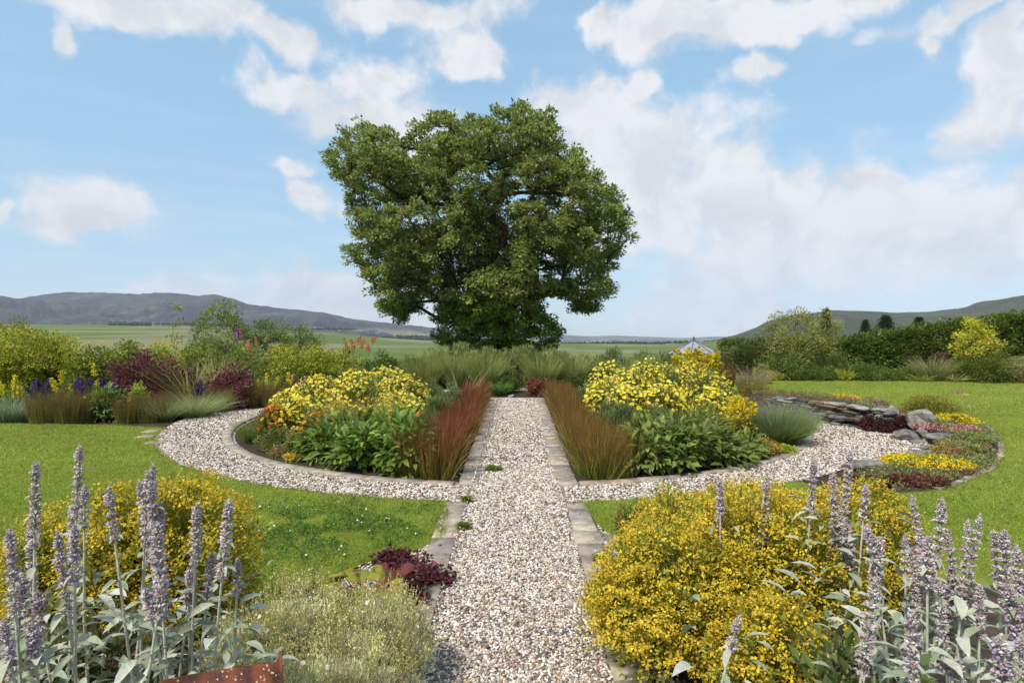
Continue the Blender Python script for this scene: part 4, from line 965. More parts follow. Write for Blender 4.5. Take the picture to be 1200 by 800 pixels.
for lb,px,Y,tp,hw in [('orange daisy clump at the left front of the left island',322,8.8,470,20),('orange daisy clump under the tawny grass tuft',378,8.5,478,26),('orange daisy clump between the yellow daisies and the left red row',493,8.5,475,18)]:
    bush('orange_daisy_plant',lb,'flower',px,Y,tp+4,hw,(.06,.02),GREENS,.9,.7,dict(n=110,size=.036,cols=ORG,kind='daisy',lo=.0,facing=.35,up=.5,ccol=(.35,.12,.02),part_name='blossom',shell=(.85,1.1)),group='orange daisy clumps')
tuft('tawny_grass','tawny gold fine grass tuft amid the left yellow daisies','grass plant',420,8.6,446,34,1100,.7,.3,.007,(.12,.14,.03),(.42,.34,.10),(.30,.28,.08))
tuft('green_grass','green fountain grass tuft amid the right yellow daisies','grass plant',808,8.3,462,30,1000,.75,.3,.007,(.09,.13,.03),(.22,.24,.06),(.34,.30,.10))
tuft('green_grass','small dark green spiky tuft at the left tip of the left island','grass plant',298,8.85,487,17,520,.7,.3,.008,(.06,.10,.025),(.14,.20,.05))
bush('low_plant','low olive green herb beside the spiky tuft at the left tip','plant',325,8.3,503,20,(.045,.02),[(.12,.14,.04),(.09,.12,.03)],1,.4)
bush('low_plant','brownish sprawling low plant at the left front edge of the left island','plant',330,7.95,522,18,(.03,.018),[(.16,.14,.06),(.12,.12,.05),(.2,.17,.07)],.8,.3)
bush('low_plant','tiny yellow flowered cushion on the edging of the left island','plant',341,7.62,531,8,(.02,.014),[(.45,.36,.04),(.38,.32,.04)],1,.3)
spires('yellow_spike_plant','pair of pale yellow stalks at the front left of the left island','flower',343,7.95,500,6,3,.22,.02,[(.40,.36,.08),(.35,.3,.06)],OLIVE)
GGY = [(.11,.15,.06),(.14,.19,.085),(.09,.13,.05)]
for lb,px,Y,tp,hw in [('grey green fine stemmed perennial next to the left red row',512,9.6,458,18),('grey green fine stemmed perennial midway along the left red row',527,11.0,450,18),('soft green perennial at the back of the left red row',505,12.6,446,18),
      ('blue green fine stemmed perennial behind the right red row',688,11.5,449,16),('blue green feathery perennial at the front of the right daisies',733,8.5,468,22),('blue green feathery perennial beside the green fountain grass',770,8.6,470,22),('grey green perennial at the near end of the right daisies',708,9.0,470,16),('lime green tipped perennial low beside the left red row',500,7.9,468,14)]:
    bush('feathery_perennial',lb,'plant',px,Y,tp,hw,(.075,.010),GGY,1.0,1.3,group='grey green perennials of the islands',low=.2)
spires('goldenrod','tall golden yellow plumes at the back of the right island below the gazebo','flower',818,13.2,406,32,46,.26,.07,[(.50,.40,.02),(.44,.36,.03)],[(.16,.19,.03),(.22,.23,.04)],leaf=(.07,.03),minh=.55,dens=1.6)
spires('goldenrod','bright yellow plumes at the right end of the right island above the lavender','flower',866,8.6,464,15,16,.2,.045,[(.66,.50,.02),(.58,.46,.02)],[(.22,.24,.04),(.28,.27,.05)],leaf=(.05,.025),minh=.35,dens=1.6)
bush('low_shrub','low yellow and rust flowered shrub right of the broad leafed plants','shrub',892,7.95,514,24,(.03,.02),[(.20,.20,.04),(.28,.20,.05),(.14,.15,.04)],1.1,.4,dict(n=210,size=.025,cols=[(.62,.46,.03),(.55,.36,.04),(.4,.2,.08)],kind='cluster',k=5))
bush('low_shrub','bright lime cushion at the foot of the lavender','shrub',922,8.0,522,13,(.025,.018),[(.28,.34,.04),(.22,.29,.035)],1.3,.5)
tuft('lavender','large round green lavender mound at the right end of the right island','shrub',910,8.75,466,46,3000,1.0,.12,.007,(.08,.12,.03),(.14,.21,.06),(.18,.24,.09),plumes=(420,1.12,1.1,(.12,.16,.08),(.17,.15,.26)),r0=.35)
tuft('lavender','grey green lavender flower stems behind the large round mound','shrub',925,9.9,461,26,900,.9,.12,.007,(.10,.13,.06),(.18,.21,.13),(.2,.2,.22),r0=.4)

for lb,px,py,hw in [('small green weed growing in the middle of the gravel path',578,553,11),('tiny green weed where the lawn tip meets the gravel',546,590,7),('green weed between the pavers at the left path edge',543,622,9),('small dark weed on the right paving edge',703,660,7)]:
    Y = gp(px,py)[1]; bush('weed',lb,'weed',px,Y,py-5,hw,(.022,.010),[(.10,.16,.03),(.14,.19,.04)],1.0,.3,depth=hw/F*Y*.5,gz=SL*Y+.02)
def litter():
    rng = np.random.default_rng(55); g = G(); n = 520; x = np.concatenate([rng.uniform(-.66,.64,200), rng.uniform(-6,6,320)]); y = np.concatenate([rng.uniform(2.6,14,200), rng.uniform(5.8,13,320)])
    k = (abs(x) < .66) | ((np.hypot(x,y-RC) < RR-.05) & (np.hypot(x,y-IC) > IR+.14)); x = x[k]; y = y[k]; m = len(x); p = np.stack([x,y,SL*y+.034],1); s = rng.uniform(.010,.026,m)
    inst(g, LEAF[0], LEAF[1], p, basis(unit(rng.normal(size=(m,3))*[1,1,.15]), unit(rdir(rng,m)*.4+[0,0,1])), np.stack([s*.5,s,s],1), pick(rng,[(.10,.06,.03),(.17,.11,.05),(.07,.045,.025),(.14,.13,.04),(.22,.17,.09)],m,.2))
    tag(part('leaf_litter', g, M['leaf']), 'scattered dry leaf scraps lying on the gravel', 'leaf litter', kind='stuff')
litter(); clover()

for i,(lb,px,Y,tp,hw) in enumerate([('tall feathery green grass left of the row in front of the big tree',498,16.4,407,20),('tall feathery green grass before the left side of the tree foot',534,16.6,403,20),('tall feathery green grass before the middle of the tree foot',568,16.3,405,20),
    ('tall feathery green grass before the right side of the tree foot',636,16.5,407,20),('tall feathery green grass right of the tree with field behind',668,16.9,409,18),('tall feathery green grass between the pale field and the right daisies',734,17.4,412,20)]):
    tuft('feathery_grass',lb,'grass plant',px,Y,tp,hw,620,.45,.22,.016,(.09,.14,.035),(.20,.25,.08),(.26,.27,.11),group='tall feathery grasses in front of the big tree')
# ------------------------------------------------------------------ rockery at the right of the ring
def bed_h(x, y, e):
    k = min(1, max(0, (y - 7.4) / 2.9)) * min(1, max(.0, (7.3 - x) / 1.2)); return min(.07 + .27*k, e*(.30 + .6*k) + .012)
def bedz(x, y):
    P = WALLBED
    e = edist(P, np.array([x]), np.array([y]))[0]
    return bed_h(x, y, e) if inpoly(P, np.array([x]), np.array([y]))[0] else 0
def rockery_bed():
    st = .09; xs = np.arange(3.9, 8.6, st); ys = np.arange(6.0, 13.4, st); XX, YY = np.meshgrid(xs, ys)
    e = edist(WALLBED, XX.ravel(), YY.ravel()).reshape(XX.shape); ins = inpoly(WALLBED, XX.ravel(), YY.ravel()).reshape(XX.shape)
    wl = edist(np.array(WALLBED[len(KERB)+5:]), XX.ravel(), YY.ravel(), False).reshape(XX.shape)
    h = np.where(ins, [[bed_h(a, b, c) for a, b, c in zip(r1, r2, r3)] for r1, r2, r3 in zip(XX, YY, e)], -.06)
    Z = SL*YY + h + .012*np.array([mnoise.noise(Vector((a*5, b*5, 0))) for a, b in zip(XX.ravel(), YY.ravel())]).reshape(XX.shape)
    g = G(); n = len(xs); V = np.stack([XX, YY, Z], 2).reshape(-1, 3)
    Q = [(i*n+j, i*n+j+1, (i+1)*n+j+1, (i+1)*n+j) for i in range(len(ys)-1) for j in range(n-1) if ins[i, j] or ins[i+1, j+1] or ins[i, j+1] or ins[i+1, j]]
    g.add(V, Q, (.055, .04, .03)); tag(part('soil', g, M['bark'], None, True), kind='structure')
rockery_bed()
def stone_wall():
    rng = np.random.default_rng(31)
    P = np.array([(5.0,11.45),(5.1,11.3),(5.5,10.7),(5.78,10.15),(5.98,9.7)]); sg = np.linalg.norm(np.diff(P, axis=0), axis=1); cum = np.concatenate([[0], np.cumsum(sg)])
    r = thing('stone_wall', 'low curved dry stone wall of flat grey slates holding up the rockery bed', 'stone wall', (5.1, 11.3, SL*11.3)); g = G(); Tq = ICO
    import bmesh
    def stone(cx, cy, cz, lx, ly, lz, ang, col):
        V = []; k = 3
        bm = bmesh.new(); bmesh.ops.create_cube(bm, size=2); bmesh.ops.subdivide_edges(bm, edges=bm.edges, cuts=2, use_grid_fill=True)
        s_ = rng.uniform(0, 99); tl = rng.normal(0, .06)
        for v in bm.verts:
            p = np.array(v.co); rr = np.linalg.norm(p); p = p*(1 - .16*max(0, rr-1.15)); nz = mnoise.noise_vector(Vector(p*1.1 + s_))
            p = p + np.array(nz)*.34
            q = p*[lx, ly, lz]; q[2] += q[0]*tl
            V.append((cx + q[0]*math.cos(ang) - q[1]*math.sin(ang), cy + q[0]*math.sin(ang) + q[1]*math.cos(ang), cz + q[2]))
        idx = {v: i for i, v in enumerate(bm.verts)}; Q = [[idx[v] for v in f.verts] for f in bm.faces]; bm.free(); g.add(V, Q, col)
    z = 0; row = 0
    while z < .36:
        h = rng.uniform(.035, .075); s = rng.uniform(-.1, .1)
        while s < cum[-1]:
            l = rng.uniform(.11, .36); m = s + l/2; x = np.interp(m, cum, P[:, 0]); y = np.interp(m, cum, P[:, 1])
            x2 = np.interp(m+.05, cum, P[:, 0]); y2 = np.interp(m+.05, cum, P[:, 1]); x1 = np.interp(m-.05, cum, P[:, 0]); y1 = np.interp(m-.05, cum, P[:, 1]); ang = math.atan2(y2-y1, x2-x1)
            nx, ny = math.sin(ang), -math.cos(ang)
            off = rng.normal(0, .032) - z*.12
            hh = h*rng.uniform(.75, 1.1)
            stone(x - nx*(.12-off)*-1*0 + nx*off*-1, y + ny*off*-1, SL*y + z + h/2, l/2*.97, .13, hh/2*1.02, ang, pick(rng, [lin(118,116,108),lin(98,97,92),lin(82,80,76),lin(134,130,120),lin(112,98,82),lin(66,64,62)], 1, .1)[0])
            s += l
        z += h*.93; row += 1
    part('stones', g, M['stone'], r)
stone_wall()
SC = [lin(122,118,110), lin(108,106,102), lin(134,126,112), lin(96,90,84)]
def brock(lb, px, Y, sx, sy, sz, col, seed, rz=0, up=.45):
    X = at(px, Y); z = SL*Y + max(0, bedz(X, Y)) + sz*up
    return rock('rock', lb, px, Y, 400 - (z - EYE)*F/Y, sx, sy, sz, col, seed, rz=rz)
brock('tilted grey slate rock right of the dark purple plants',1070,9.45,.15,.13,.12,SC[0],51,.5)
brock('grey green mossy rock behind the round boulder',1086,9.55,.15,.13,.11,SC[1],52,-.3)
brock('pale angular stone at the top of the rockery beside the yellow mat',1078,9.95,.2,.16,.12,SC[2],53)
brock('small round dark boulder at the edge of the gravel ring',1062,9.02,.19,.17,.13,lin(110,104,100),54)
brock('long blue grey slate slab low beside the pink flowers',1106,8.62,.27,.15,.065,SC[1],55,.1)
brock('lower blue grey slate slab touching the gravel in front of the other',1092,8.30,.25,.13,.055,SC[0],56,-.15)
brock('flat bluish stone just behind the big yellow mat',1080,7.98,.26,.14,.06,SC[1],57,.2)
brock('broad flat grey rock at the left end of the big yellow mat',1022,7.22,.23,.17,.09,lin(120,118,112),58,.15)
brock('rough dark rock left of the broad flat one beside the ring',1000,7.15,.13,.13,.09,lin(100,95,90),59)
brock('upright slate between the dark purple plants',1045,9.75,.12,.12,.22,SC[0],60)
brock('dark slate lump at the right end of the dry stone wall',1016,10.1,.2,.18,.17,SC[1],61,.3)
brock('thin grey stone at the ring edge between the slabs and the flat rock',1058,7.75,.2,.13,.06,SC[2],62,.4)
for lb_,px_,Y_,a_,b_,c_,sd_ in [('squarish brown stone standing left of the tilted slate',1060,9.62,.10,.09,.12,81),('small grey stone wedged between the tilted slate and mossy rock',1079,9.35,.09,.08,.08,82),('narrow brown stone on top behind the tilted slate',1074,9.85,.14,.08,.07,83),
    ('small rough stone right of the round boulder',1082,9.05,.10,.09,.08,84),('thin brown stone at the gravel edge below the round boulder',1074,8.75,.13,.09,.05,85),('little grey stone beside the pink flowers and slabs',1086,8.7,.09,.08,.06,86),('stack topping brown stone at the wall end near the maroon plants',1030,10.15,.15,.10,.07,87),('small brown stone left of the thin grey ring edge stone',1042,7.5,.10,.08,.05,88)]:
    brock(lb_,px_,Y_,a_,b_,c_,SC[sd_ % 4],sd_,sd_*.7)
YEL = [(.74,.54,.01),(.80,.62,.02),(.70,.47,.01)]
def mat_plant(name, lb, px, Y, top, hw, depth, lcols, fl=None, leaf=(.02,.012), base=0.0, group=None, cat='plant'):
    X = at(px, Y); gz = SL*Y + max(0, bedz(X, Y)) - .01
    return bush(name, lb, cat, px, Y, top, hw, leaf, lcols, .9, .5, fl, depth=depth, gz=gz, clump=.45, low=.1, group=group)
Yf = lambda n, s, c=YEL: dict(n=n, size=s, cols=c, kind='cluster', k=8, lo=.05, shell=(.92,1.06), up=1.0)
mat_plant('yellow_mat','large bright yellow flower mat at the front of the rockery',1086,7.25,539,47,.42,[(.16,.20,.03),(.12,.17,.03)],Yf(420,.05),base=.05,cat='flower')
mat_plant('yellow_mat','bright yellow flower mat at the right end of the rockery by the kerb',1117,10.2,486,28,.28,[(.17,.2,.03)],Yf(260,.05),base=.08,cat='flower')
mat_plant('yellow_mat','yellow flower mat on top of the dry stone wall',982,12.0,462,24,.3,[(.2,.22,.03)],Yf(200,.05),base=.3,cat='flower')
PINK = [lin(205,150,158),lin(190,125,135),lin(222,180,186),lin(170,95,95)]
mat_plant('pink_mat','wide dusty pink flower mat above the slate slabs',1108,9.15,501,34,.32,[(.20,.10,.07),(.14,.13,.06)],Yf(330,.038,PINK),base=.1,cat='flower')
mat_plant('pink_mat','small pink flower mat right of the yellow one on the wall',999,11.5,466,10,.16,[(.2,.12,.08)],Yf(80,.035,PINK),base=.33,cat='flower')
mat_plant('pink_mat','pale pink and green mat along the wall top before the rusty mound',1026,11.4,467,18,.22,[(.19,.16,.08),(.15,.16,.06)],Yf(120,.035,PINK),base=.33,cat='flower')
mat_plant('rust_tipped_mound','wide green mound with rusty orange tips behind the rockery',1090,10.9,463,34,.4,[(.14,.17,.035),(.10,.13,.03),(.17,.17,.04)],Yf(330,.035,[(.40,.20,.03),(.34,.22,.03),(.30,.24,.04)]),base=.2,leaf=(.035,.018),cat='shrub')
DP = [(.055,.022,.025),(.075,.028,.03),(.04,.018,.02)]
for lb,px,Y,tp,hw,b_ in [('dark maroon plant hanging over the wall, leftmost of three',1023,9.78,481,14,.0),('dark maroon plant in the middle of the wall end',1038,9.62,485,12,.0),('slim dark maroon plant before the upright slate',1054,9.5,484,8,.05)]:
    bush('maroon_plant',lb,'plant',px,Y,tp,hw,(.03,.022),DP,1.3,-.2,gz=SL*Y+b_,group='dark maroon plants over the wall')
for lb,px,Y,tp,hw,dp in [('dark red low ground plant in front of the big yellow mat',1060,6.38,561,36,.2),('dark red low plant left of the flat grey rock',1010,6.4,562,18,.18),('dark red creeping plant nearest the rockery kerb',1092,6.4,562,20,.2)]:
    mat_plant('dark_red_mat',lb,px,Y,tp,hw,dp,[(.10,.035,.035),(.07,.03,.025),(.13,.05,.045)],None,(.03,.02),.0,'low dark red plants of the rockery')
for lb,px,Y,tp,hw,dp,cl in [('pale green low ground cover inside the rockery kerb',1136,8.6,510,20,.5,[(.15,.2,.07),(.19,.24,.1),(.12,.17,.05)]),('pale green ground cover with reddish seed heads beside the slabs',1124,8.0,520,20,.4,[(.16,.19,.07),(.24,.17,.09),(.12,.16,.05)]),('green ground cover between the big yellow mat and the kerb',1132,7.3,543,15,.3,[(.11,.16,.05),(.15,.2,.07)]),
        ('small green cushion at the foot of the wall',1003,10.25,498,8,.1,[(.22,.26,.05)]),('small beige and rust cushion beside the round boulder',1052,9.05,514,10,.12,[(.25,.2,.12),(.2,.14,.08)]),('rusty low fringe behind the big yellow mat',1112,7.85,531,22,.2,[(.28,.15,.07),(.2,.17,.06)]),('low brown green plants along the top of the wall',1010,12.3,469,40,.4,[(.16,.15,.07),(.12,.14,.05)])]:
    mat_plant('ground_cover',lb,px,Y,tp,hw,dp,cl,None,(.03,.018),.03,'ground cover cushions of the rockery')
def cover():
    rng = np.random.default_rng(12); n = 5200; x = rng.uniform(3.3, 8.5, n); y = rng.uniform(6.1, 13.2, n)
    k = inpoly(WALLBED, x, y); x = x[k]; y = y[k]; e = edist(WALLBED, x, y)
    k = e > .04; x, y, e = x[k], y[k], e[k]; z = np.array([SL*b + bed_h(a, b, c) + .02 for a, b, c in zip(x, y, e)])
    nz = np.array([mnoise.noise(Vector((a*1.3, b*1.3, 9))) for a, b in zip(x, y)]); k = nz > -.28
    cc = np.stack([x, y, z], 1)[k]; nz = nz[k]; g = G(); a = nz > .12; b = nz < -.08
    leaf_cloud(g, rng, cc[a], .055, 22, .030, .016, [(.13,.17,.06),(.17,.21,.08),(.10,.14,.04)], .7)
    leaf_cloud(g, rng, cc[b], .05, 20, .028, .016, [(.20,.13,.07),(.14,.14,.06),(.16,.09,.06)], .7)
    m_ = ~a & ~b; leaf_cloud(g, rng, cc[m_], .05, 20, .030, .014, [(.15,.18,.06),(.19,.19,.08),(.12,.14,.05)], .8)
    tag(part('ground_cover', g, M['leaf']), 'low mixed green and rusty ground cover over the rockery bed', 'ground cover', kind='stuff')
cover()
# small orange brown lump lying on the far lawn
rock('stone','small flat tan stone lying alone on the lawn beyond the rusty mound',1131,15.0,462.6,.20,.12,.035,(.42,.24,.09),71)
rock('stone','small purple brown lump resting beside the tan stone on the lawn',1125,15.15,461,.09,.08,.05,(.16,.08,.07),72)

# ------------------------------------------------------------------ gazebo beyond the garden
def gazebo():
    Y = 35.0; X = at(813, Y); z0 = GZ(X, Y) - .05; ze = zz(414.5, Y); za = zz(399.5, Y); R0 = 29.5/F*Y/math.cos(math.pi/8)
    r = thing('gazebo', 'octagonal garden gazebo with a pale grey metal roof showing above the yellow daisies', 'gazebo', (X, Y, z0))
    ca = [(math.cos(math.pi/8+i*math.pi/4), math.sin(math.pi/8+i*math.pi/4)) for i in range(8)]
    g = G(); 
    for i in range(8):
        a, b = ca[i], ca[(i+1) % 8]
        V = [(X+a[0]*R0, Y+a[1]*R0, ze), (X+b[0]*R0, Y+b[1]*R0, ze), (X+b[0]*.08, Y+b[1]*.08, za), (X+a[0]*.08, Y+a[1]*.08, za)]
        g.add(V, [(0,1,2,3)], lin(150,154,162)); V2 = [(x, y, z-.04) for x, y, z in V]; g.add(V2, [(3,2,1,0)], lin(90,80,70))
    part('roof', g, M['roof'], r)
    g = G()
    for a in ca: tube(g, [(X+a[0]*R0*1.01, Y+a[1]*R0*1.01, ze+.02), (X+a[0]*.06, Y+a[1]*.06, za+.02)], [.03, .025], lin(92,90,92), 5)
    for i in range(8):
        a, b = ca[i], ca[(i+1) % 8]; tube(g, [(X+a[0]*R0, Y+a[1]*R0, ze-.02), (X+b[0]*R0, Y+b[1]*R0, ze-.02)], .04, lin(70,64,62), 5)
    part('roof_ribs', g, M['stem'], r)
    g = G(); tube(g, [(X,Y,za-.05),(X,Y,za+.08),(X,Y,za+.12),(X,Y,za+.20),(X,Y,za+.30)], [.12,.1,.07,.06,.01], lin(80,76,78), 8); part('finial', g, M['stem'], r)
    for a in ca:
        g = G(); tube(g, [(X+a[0]*R0*.9, Y+a[1]*R0*.9, z0), (X+a[0]*R0*.9, Y+a[1]*R0*.9, ze+.03)], .06, lin(96,72,52), 6); part('post', g, M['stem'], r)
    g = G()
    for i in range(7):
        a, b = ca[i], ca[(i+1) % 8]
        V = [(X+a[0]*R0*.9, Y+a[1]*R0*.9, z0), (X+b[0]*R0*.9, Y+b[1]*R0*.9, z0), (X+b[0]*R0*.9, Y+b[1]*R0*.9, z0+.9), (X+a[0]*R0*.9, Y+a[1]*R0*.9, z0+.9)]
        g.add(V, [(0,1,2,3)], lin(110,84,60)); g.add([(X+(x-X)*.96, Y+(y-Y)*.96, z) for x, y, z in V], [(3,2,1,0)], lin(110,84,60))
    part('wall_panel', g, M['stem'], r)
m_, t_ = mat_new('roof_metal'); a_ = t_.n('ShaderNodeAttribute', attribute_name='col'); M['roof'] = finish(m_, t_, a_.outputs['Color'], .45, .4, metal=.2)
gazebo()
# ------------------------------------------------------------------ foreground beds
for sd in (-1, 1):       # low mounded soil
    rng = np.random.default_rng(5+sd); st = .12; xs = np.arange(.72, 4.4, st)*1.0; ys = np.arange(-.5, 4.0, st); g = G(); n = len(xs)
    V = []
    for y in ys:
        for x in xs:
            lim = 3.55 if sd < 0 else 4.0
            e = min(x - .70, lim - y, 1.0) ; hh = .14*max(0, min(1, e/.5)) if e > 0 else -.05
            V.append((sd*x, y, SL*y + hh + .015*mnoise.noise(Vector((x*6, y*6, sd)))))
    Q = [(i*n+j, i*n+j+1, (i+1)*n+j+1, (i+1)*n+j) if sd > 0 else (i*n+j+1, i*n+j, (i+1)*n+j, (i+1)*n+j+1) for i in range(len(ys)-1) for j in range(n-1)]
    g.add(V, Q, (.055,.042,.03)); tag(part('soil', g, M['bark'], None, True), kind='structure')
# golden flowering shrubs
GOLD = [(.62,.44,.03),(.56,.39,.03),(.66,.50,.05),(.50,.33,.025),(.44,.40,.05)]
def golden(lb, px, Y, tp, hw, n, depth=None, k=11):
    bush('golden_shrub', lb, 'shrub', px, Y, tp+3, hw, (.034,.016), [(.17,.20,.03),(.21,.22,.035),(.13,.17,.025),(.24,.22,.04)], .7, .6,
         dict(n=int(n*.62), size=.042, cols=GOLD, kind='cluster', k=k*2, lo=-.5, shell=(.80,1.10), up=1.3, part_name='blossom', spread=1.0, bit=.72), depth=depth, gz=SL*Y+.08, clump=.22, low=.4, rough=.5, stemcol=(.14,.12,.05))
golden('golden flowering shrub at the front of the right bed beside the path', 792, 2.95, 608, 92, 1250)
golden('tall golden flowering shrub behind the front one in the right bed', 800, 3.5, 578, 72, 900)
golden('golden flowering shrub in the middle of the right bed among purple spikes', 900, 3.15, 575, 100, 1600)
golden('golden flowering shrub at the back of the right bed with two purple spikes before it', 880, 3.75, 562, 74, 1000)
golden('golden flowering shrub behind the right lamb\'s ears, farthest right', 1005, 3.45, 566, 72, 1100)
golden('low yellow green shrub spilling onto the right paving', 722, 3.25, 668, 34, 300)
golden('low golden flowering shrub at the bottom between the big golden one and the purple group', 905, 2.45, 700, 70, 620)
bush('herb','dark green leafy undergrowth at the foot of the right lamb\'s ears','plant',1010,2.0,735,80,(.06,.03),[(.08,.12,.04),(.11,.15,.05),(.15,.16,.08)],.9,.4,gz=SL*2+.1)
bush('herb','dark green leafy undergrowth at the foot of the left lamb\'s ears','plant',95,2.35,715,90,(.06,.03),[(.07,.10,.03),(.10,.12,.04),(.12,.09,.05)],.9,.4,gz=SL*2+.1)
bush('small_shrub','small rust tipped shrub growing over the corner of the right lawn','shrub',742,4.9,592,26,(.03,.016),[(.13,.16,.03),(.10,.14,.03)],.6,.6,dict(n=90,size=.02,cols=[(.42,.13,.03),(.5,.22,.04)],kind='cluster',k=4))
golden('golden flowering shrub behind the left lamb\'s ears, below the path ring', 212, 3.15, 552, 84, 1050)
golden('golden flowering shrub at the left end behind the tallest purple spikes', 62, 3.3, 596, 56, 430)
golden('lower golden flowering shrub between the two larger left ones', 135, 3.0, 570, 52, 480)
# silver green helichrysum mounds
SILV = [(.42,.46,.36),(.48,.50,.38),(.36,.42,.34),(.50,.50,.34)]; YTIP = [(.56,.53,.28),(.50,.48,.25),(.46,.47,.27)]
for lb,px,Y,tp,hw,tipn in [('pale yellow green feathery mound in the middle of the left bed',352,2.75,678,70,3000),('pale yellow green feathery mound nearest the path, left bed',440,2.8,688,66,3000),('silvery feathery mound at the bottom of the left bed below the yellow green ones',400,2.35,735,74,1800),('silver green feathery mound beside the rusty metal sheet',290,2.55,712,56,1400),('silvery feathery mound at the bottom edge in the left corner of the picture centre',330,2.15,765,66,1200)]:
    rng = seed_of(px, Y, 3); r, b, h = root_at('silver_shrub', lb, 'shrub', px, Y, tp, 'silver green feathery mounds of the left bed', SL*Y+.05); W = hw/F*Y
    cc, u = dome_pts(rng, 170, b+[0,0,h*.25], np.array([W, W*.9, h*.7])*.9, -.35, (.35, 1))
    g = G(); segs(g, b + rng.normal(0, .1*W, (len(cc),3))*[1,1,0], cc, .004, .002, (.16,.15,.10)); part('stem', g, M['stem'], r)
    g = G(); leaf_cloud(g, rng, cc, W*.2, 95, .026, .0045, SILV, .9, .15, b); part('foliage', g, M['leaf'], r)
    p, u = dome_pts(rng, tipn//4, b+[0,0,h*.25], np.array([W, W*.9, h*.72]), .0, (.8, 1.0)); q = p + unit(u*.5+np.array([0,0,.9])+rdir(rng,len(p))*.3)*rng.uniform(.04,.10,(len(p),1))
    g = G(); segs(g, p, q, .0016, .001, (.30,.30,.14), 3)
    idx = np.repeat(np.arange(len(p)), 7); f = rng.uniform(.1, 1.05, len(idx))[:, None]; pp = p[idx]*(1-f)+q[idx]*f
    s = rng.uniform(.006, .013, len(idx)); inst(g, LEAF[0], LEAF[1], pp, basis(unit(rdir(rng,len(idx))+[0,0,.8]), rdir(rng,len(idx))), np.stack([s*.45,s,s],1), pick(rng, YTIP, len(idx), .15)); part('flower_tips', g, M['leaf'], r)
    bl, u2 = dome_pts(rng, 7, b+[0,0,h*.25], np.array([W, W, h*.8]), .2, (.95, 1.03)); g = G(); inst(g, DAISY[0], DAISY[1], bl, basis(rdir(rng,7), unit(u2+[0,-.5,1])), np.full(7,.011), np.tile(lin(235,235,228),(7,1))); part('flowers', g, M['petal'], r)
# broad bergenia leaves and dark sedum by the left paving
def big_leaf(lb, px, Y, py, L, W_, az, pitch, col, rim):
    rng = seed_of(px, Y, py); X = at(px, Y); z = zz(py, Y); b = (X, Y, SL*Y+.0)
    return (X, Y, z, L, W_, az, pitch, col, rim)
r = thing('bergenia', 'broad round lime green leaves edged with red beside the left lawn', 'plant', (at(432,3.55), 3.55, SL*3.55)); base = np.array(r.location)
rng = np.random.default_rng(66)
def round_leaf(g, c, L, Wd, d, n_, col, rim):
    B = basis(np.array([d]), np.array([n_]))[0]; nr, na = 5, 18; V = [c]; Cc = [np.array(col)*.9]
    for i in range(1, nr+1):
        for j in range(na):
            a = 2*math.pi*j/na; f = i/nr; rr = f*(1+.05*math.sin(5*a+L*50))
            p = np.array([math.sin(a)*Wd*.5*rr, L*.5*(1-math.cos(a)*rr), .12*L*f*f*math.sin(3*a)*.35 - .12*L*f*f])
            V.append(np.array(c) + B @ p); k = max(0, f-.72)/.28; Cc.append(np.array(col)*(1-k) + np.array(rim)*k)
    T = [(0, 1+j, 1+(j+1) % na) for j in range(na)]; Q = [(1+i*na+j, 1+(i+1)*na+j, 1+(i+1)*na+(j+1) % na, 1+i*na+(j+1) % na) for i in range(nr-1) for j in range(na)]
    n0 = g.n; g.add(V, Q, np.array(Cc)); g.T.append(np.array(T)+n0)
for k in range(30):
    px = rng.uniform(382, 466); py = rng.uniform(660, 694) if k > 5 else rng.uniform(654, 664); L = rng.uniform(.085, .15); az_ = (px-424)/40*1.1 + rng.normal(0, .5); cl = int(rng.choice([0, 0, 1, 1, 2]))
    Y = 3.62 - (py-668)*.012; c = np.array([at(px, Y), Y, zz(py+3, Y)]); d = unit(np.array([math.sin(az_), -math.cos(az_), rng.normal(-.1, .2)])); nn = unit(np.array([rng.normal(0,.45), -.35+rng.normal(0,.4), .9]))
    col = [(.13,.17,.025),(.21,.22,.03),(.11,.035,.028)][cl]; rim = [(.15,.12,.03),(.22,.15,.04),(.09,.025,.025)][cl]
    g = G(); round_leaf(g, c, L, L*.82, d, nn, np.array(col)*rng.uniform(.75, 1.15), rim); part('leaf', g, M['leaf'], r, True)
    if k % 3 == 0:
        g = G(); tube(g, [base + rng.normal(0,.02,3)*[1,1,0], (base+c)/2+[0,0,.01], c], [.005,.004,.003], (.22,.09,.05), 5); part('leaf_stalk', g, M['stem'], r)
for lb,px,Y,tp,hw in [('dark purple sedum straggling on the paving nearest the gravel',513,3.97,675,14),('low dark purple sedum under the bergenia leaves at the lawn edge',462,4.3,652,20),('dark purple sedum spreading onto the left paving beside the bergenia',482,4.1,661,26),('dark purple sedum nearer the path, trailing over the paving',500,3.88,676,20),('small dark purple sprig low on the left paving',488,3.68,697,12)]:
    bush('purple_sedum',lb,'plant',px,Y,tp,hw,(.032,.026),[(.065,.016,.028),(.05,.013,.02),(.09,.028,.04)],.8,.1,gz=SL*Y+.015,rough=1.0,clump=.5)
bush('herb','low green leaf patch in the gap between the left spikes and silver mounds','plant',262,3.2,700,34,(.035,.024),[(.10,.16,.04),(.14,.2,.05)],.8,.4,dict(n=8,size=.012,cols=[lin(235,235,225)],kind='daisy'))
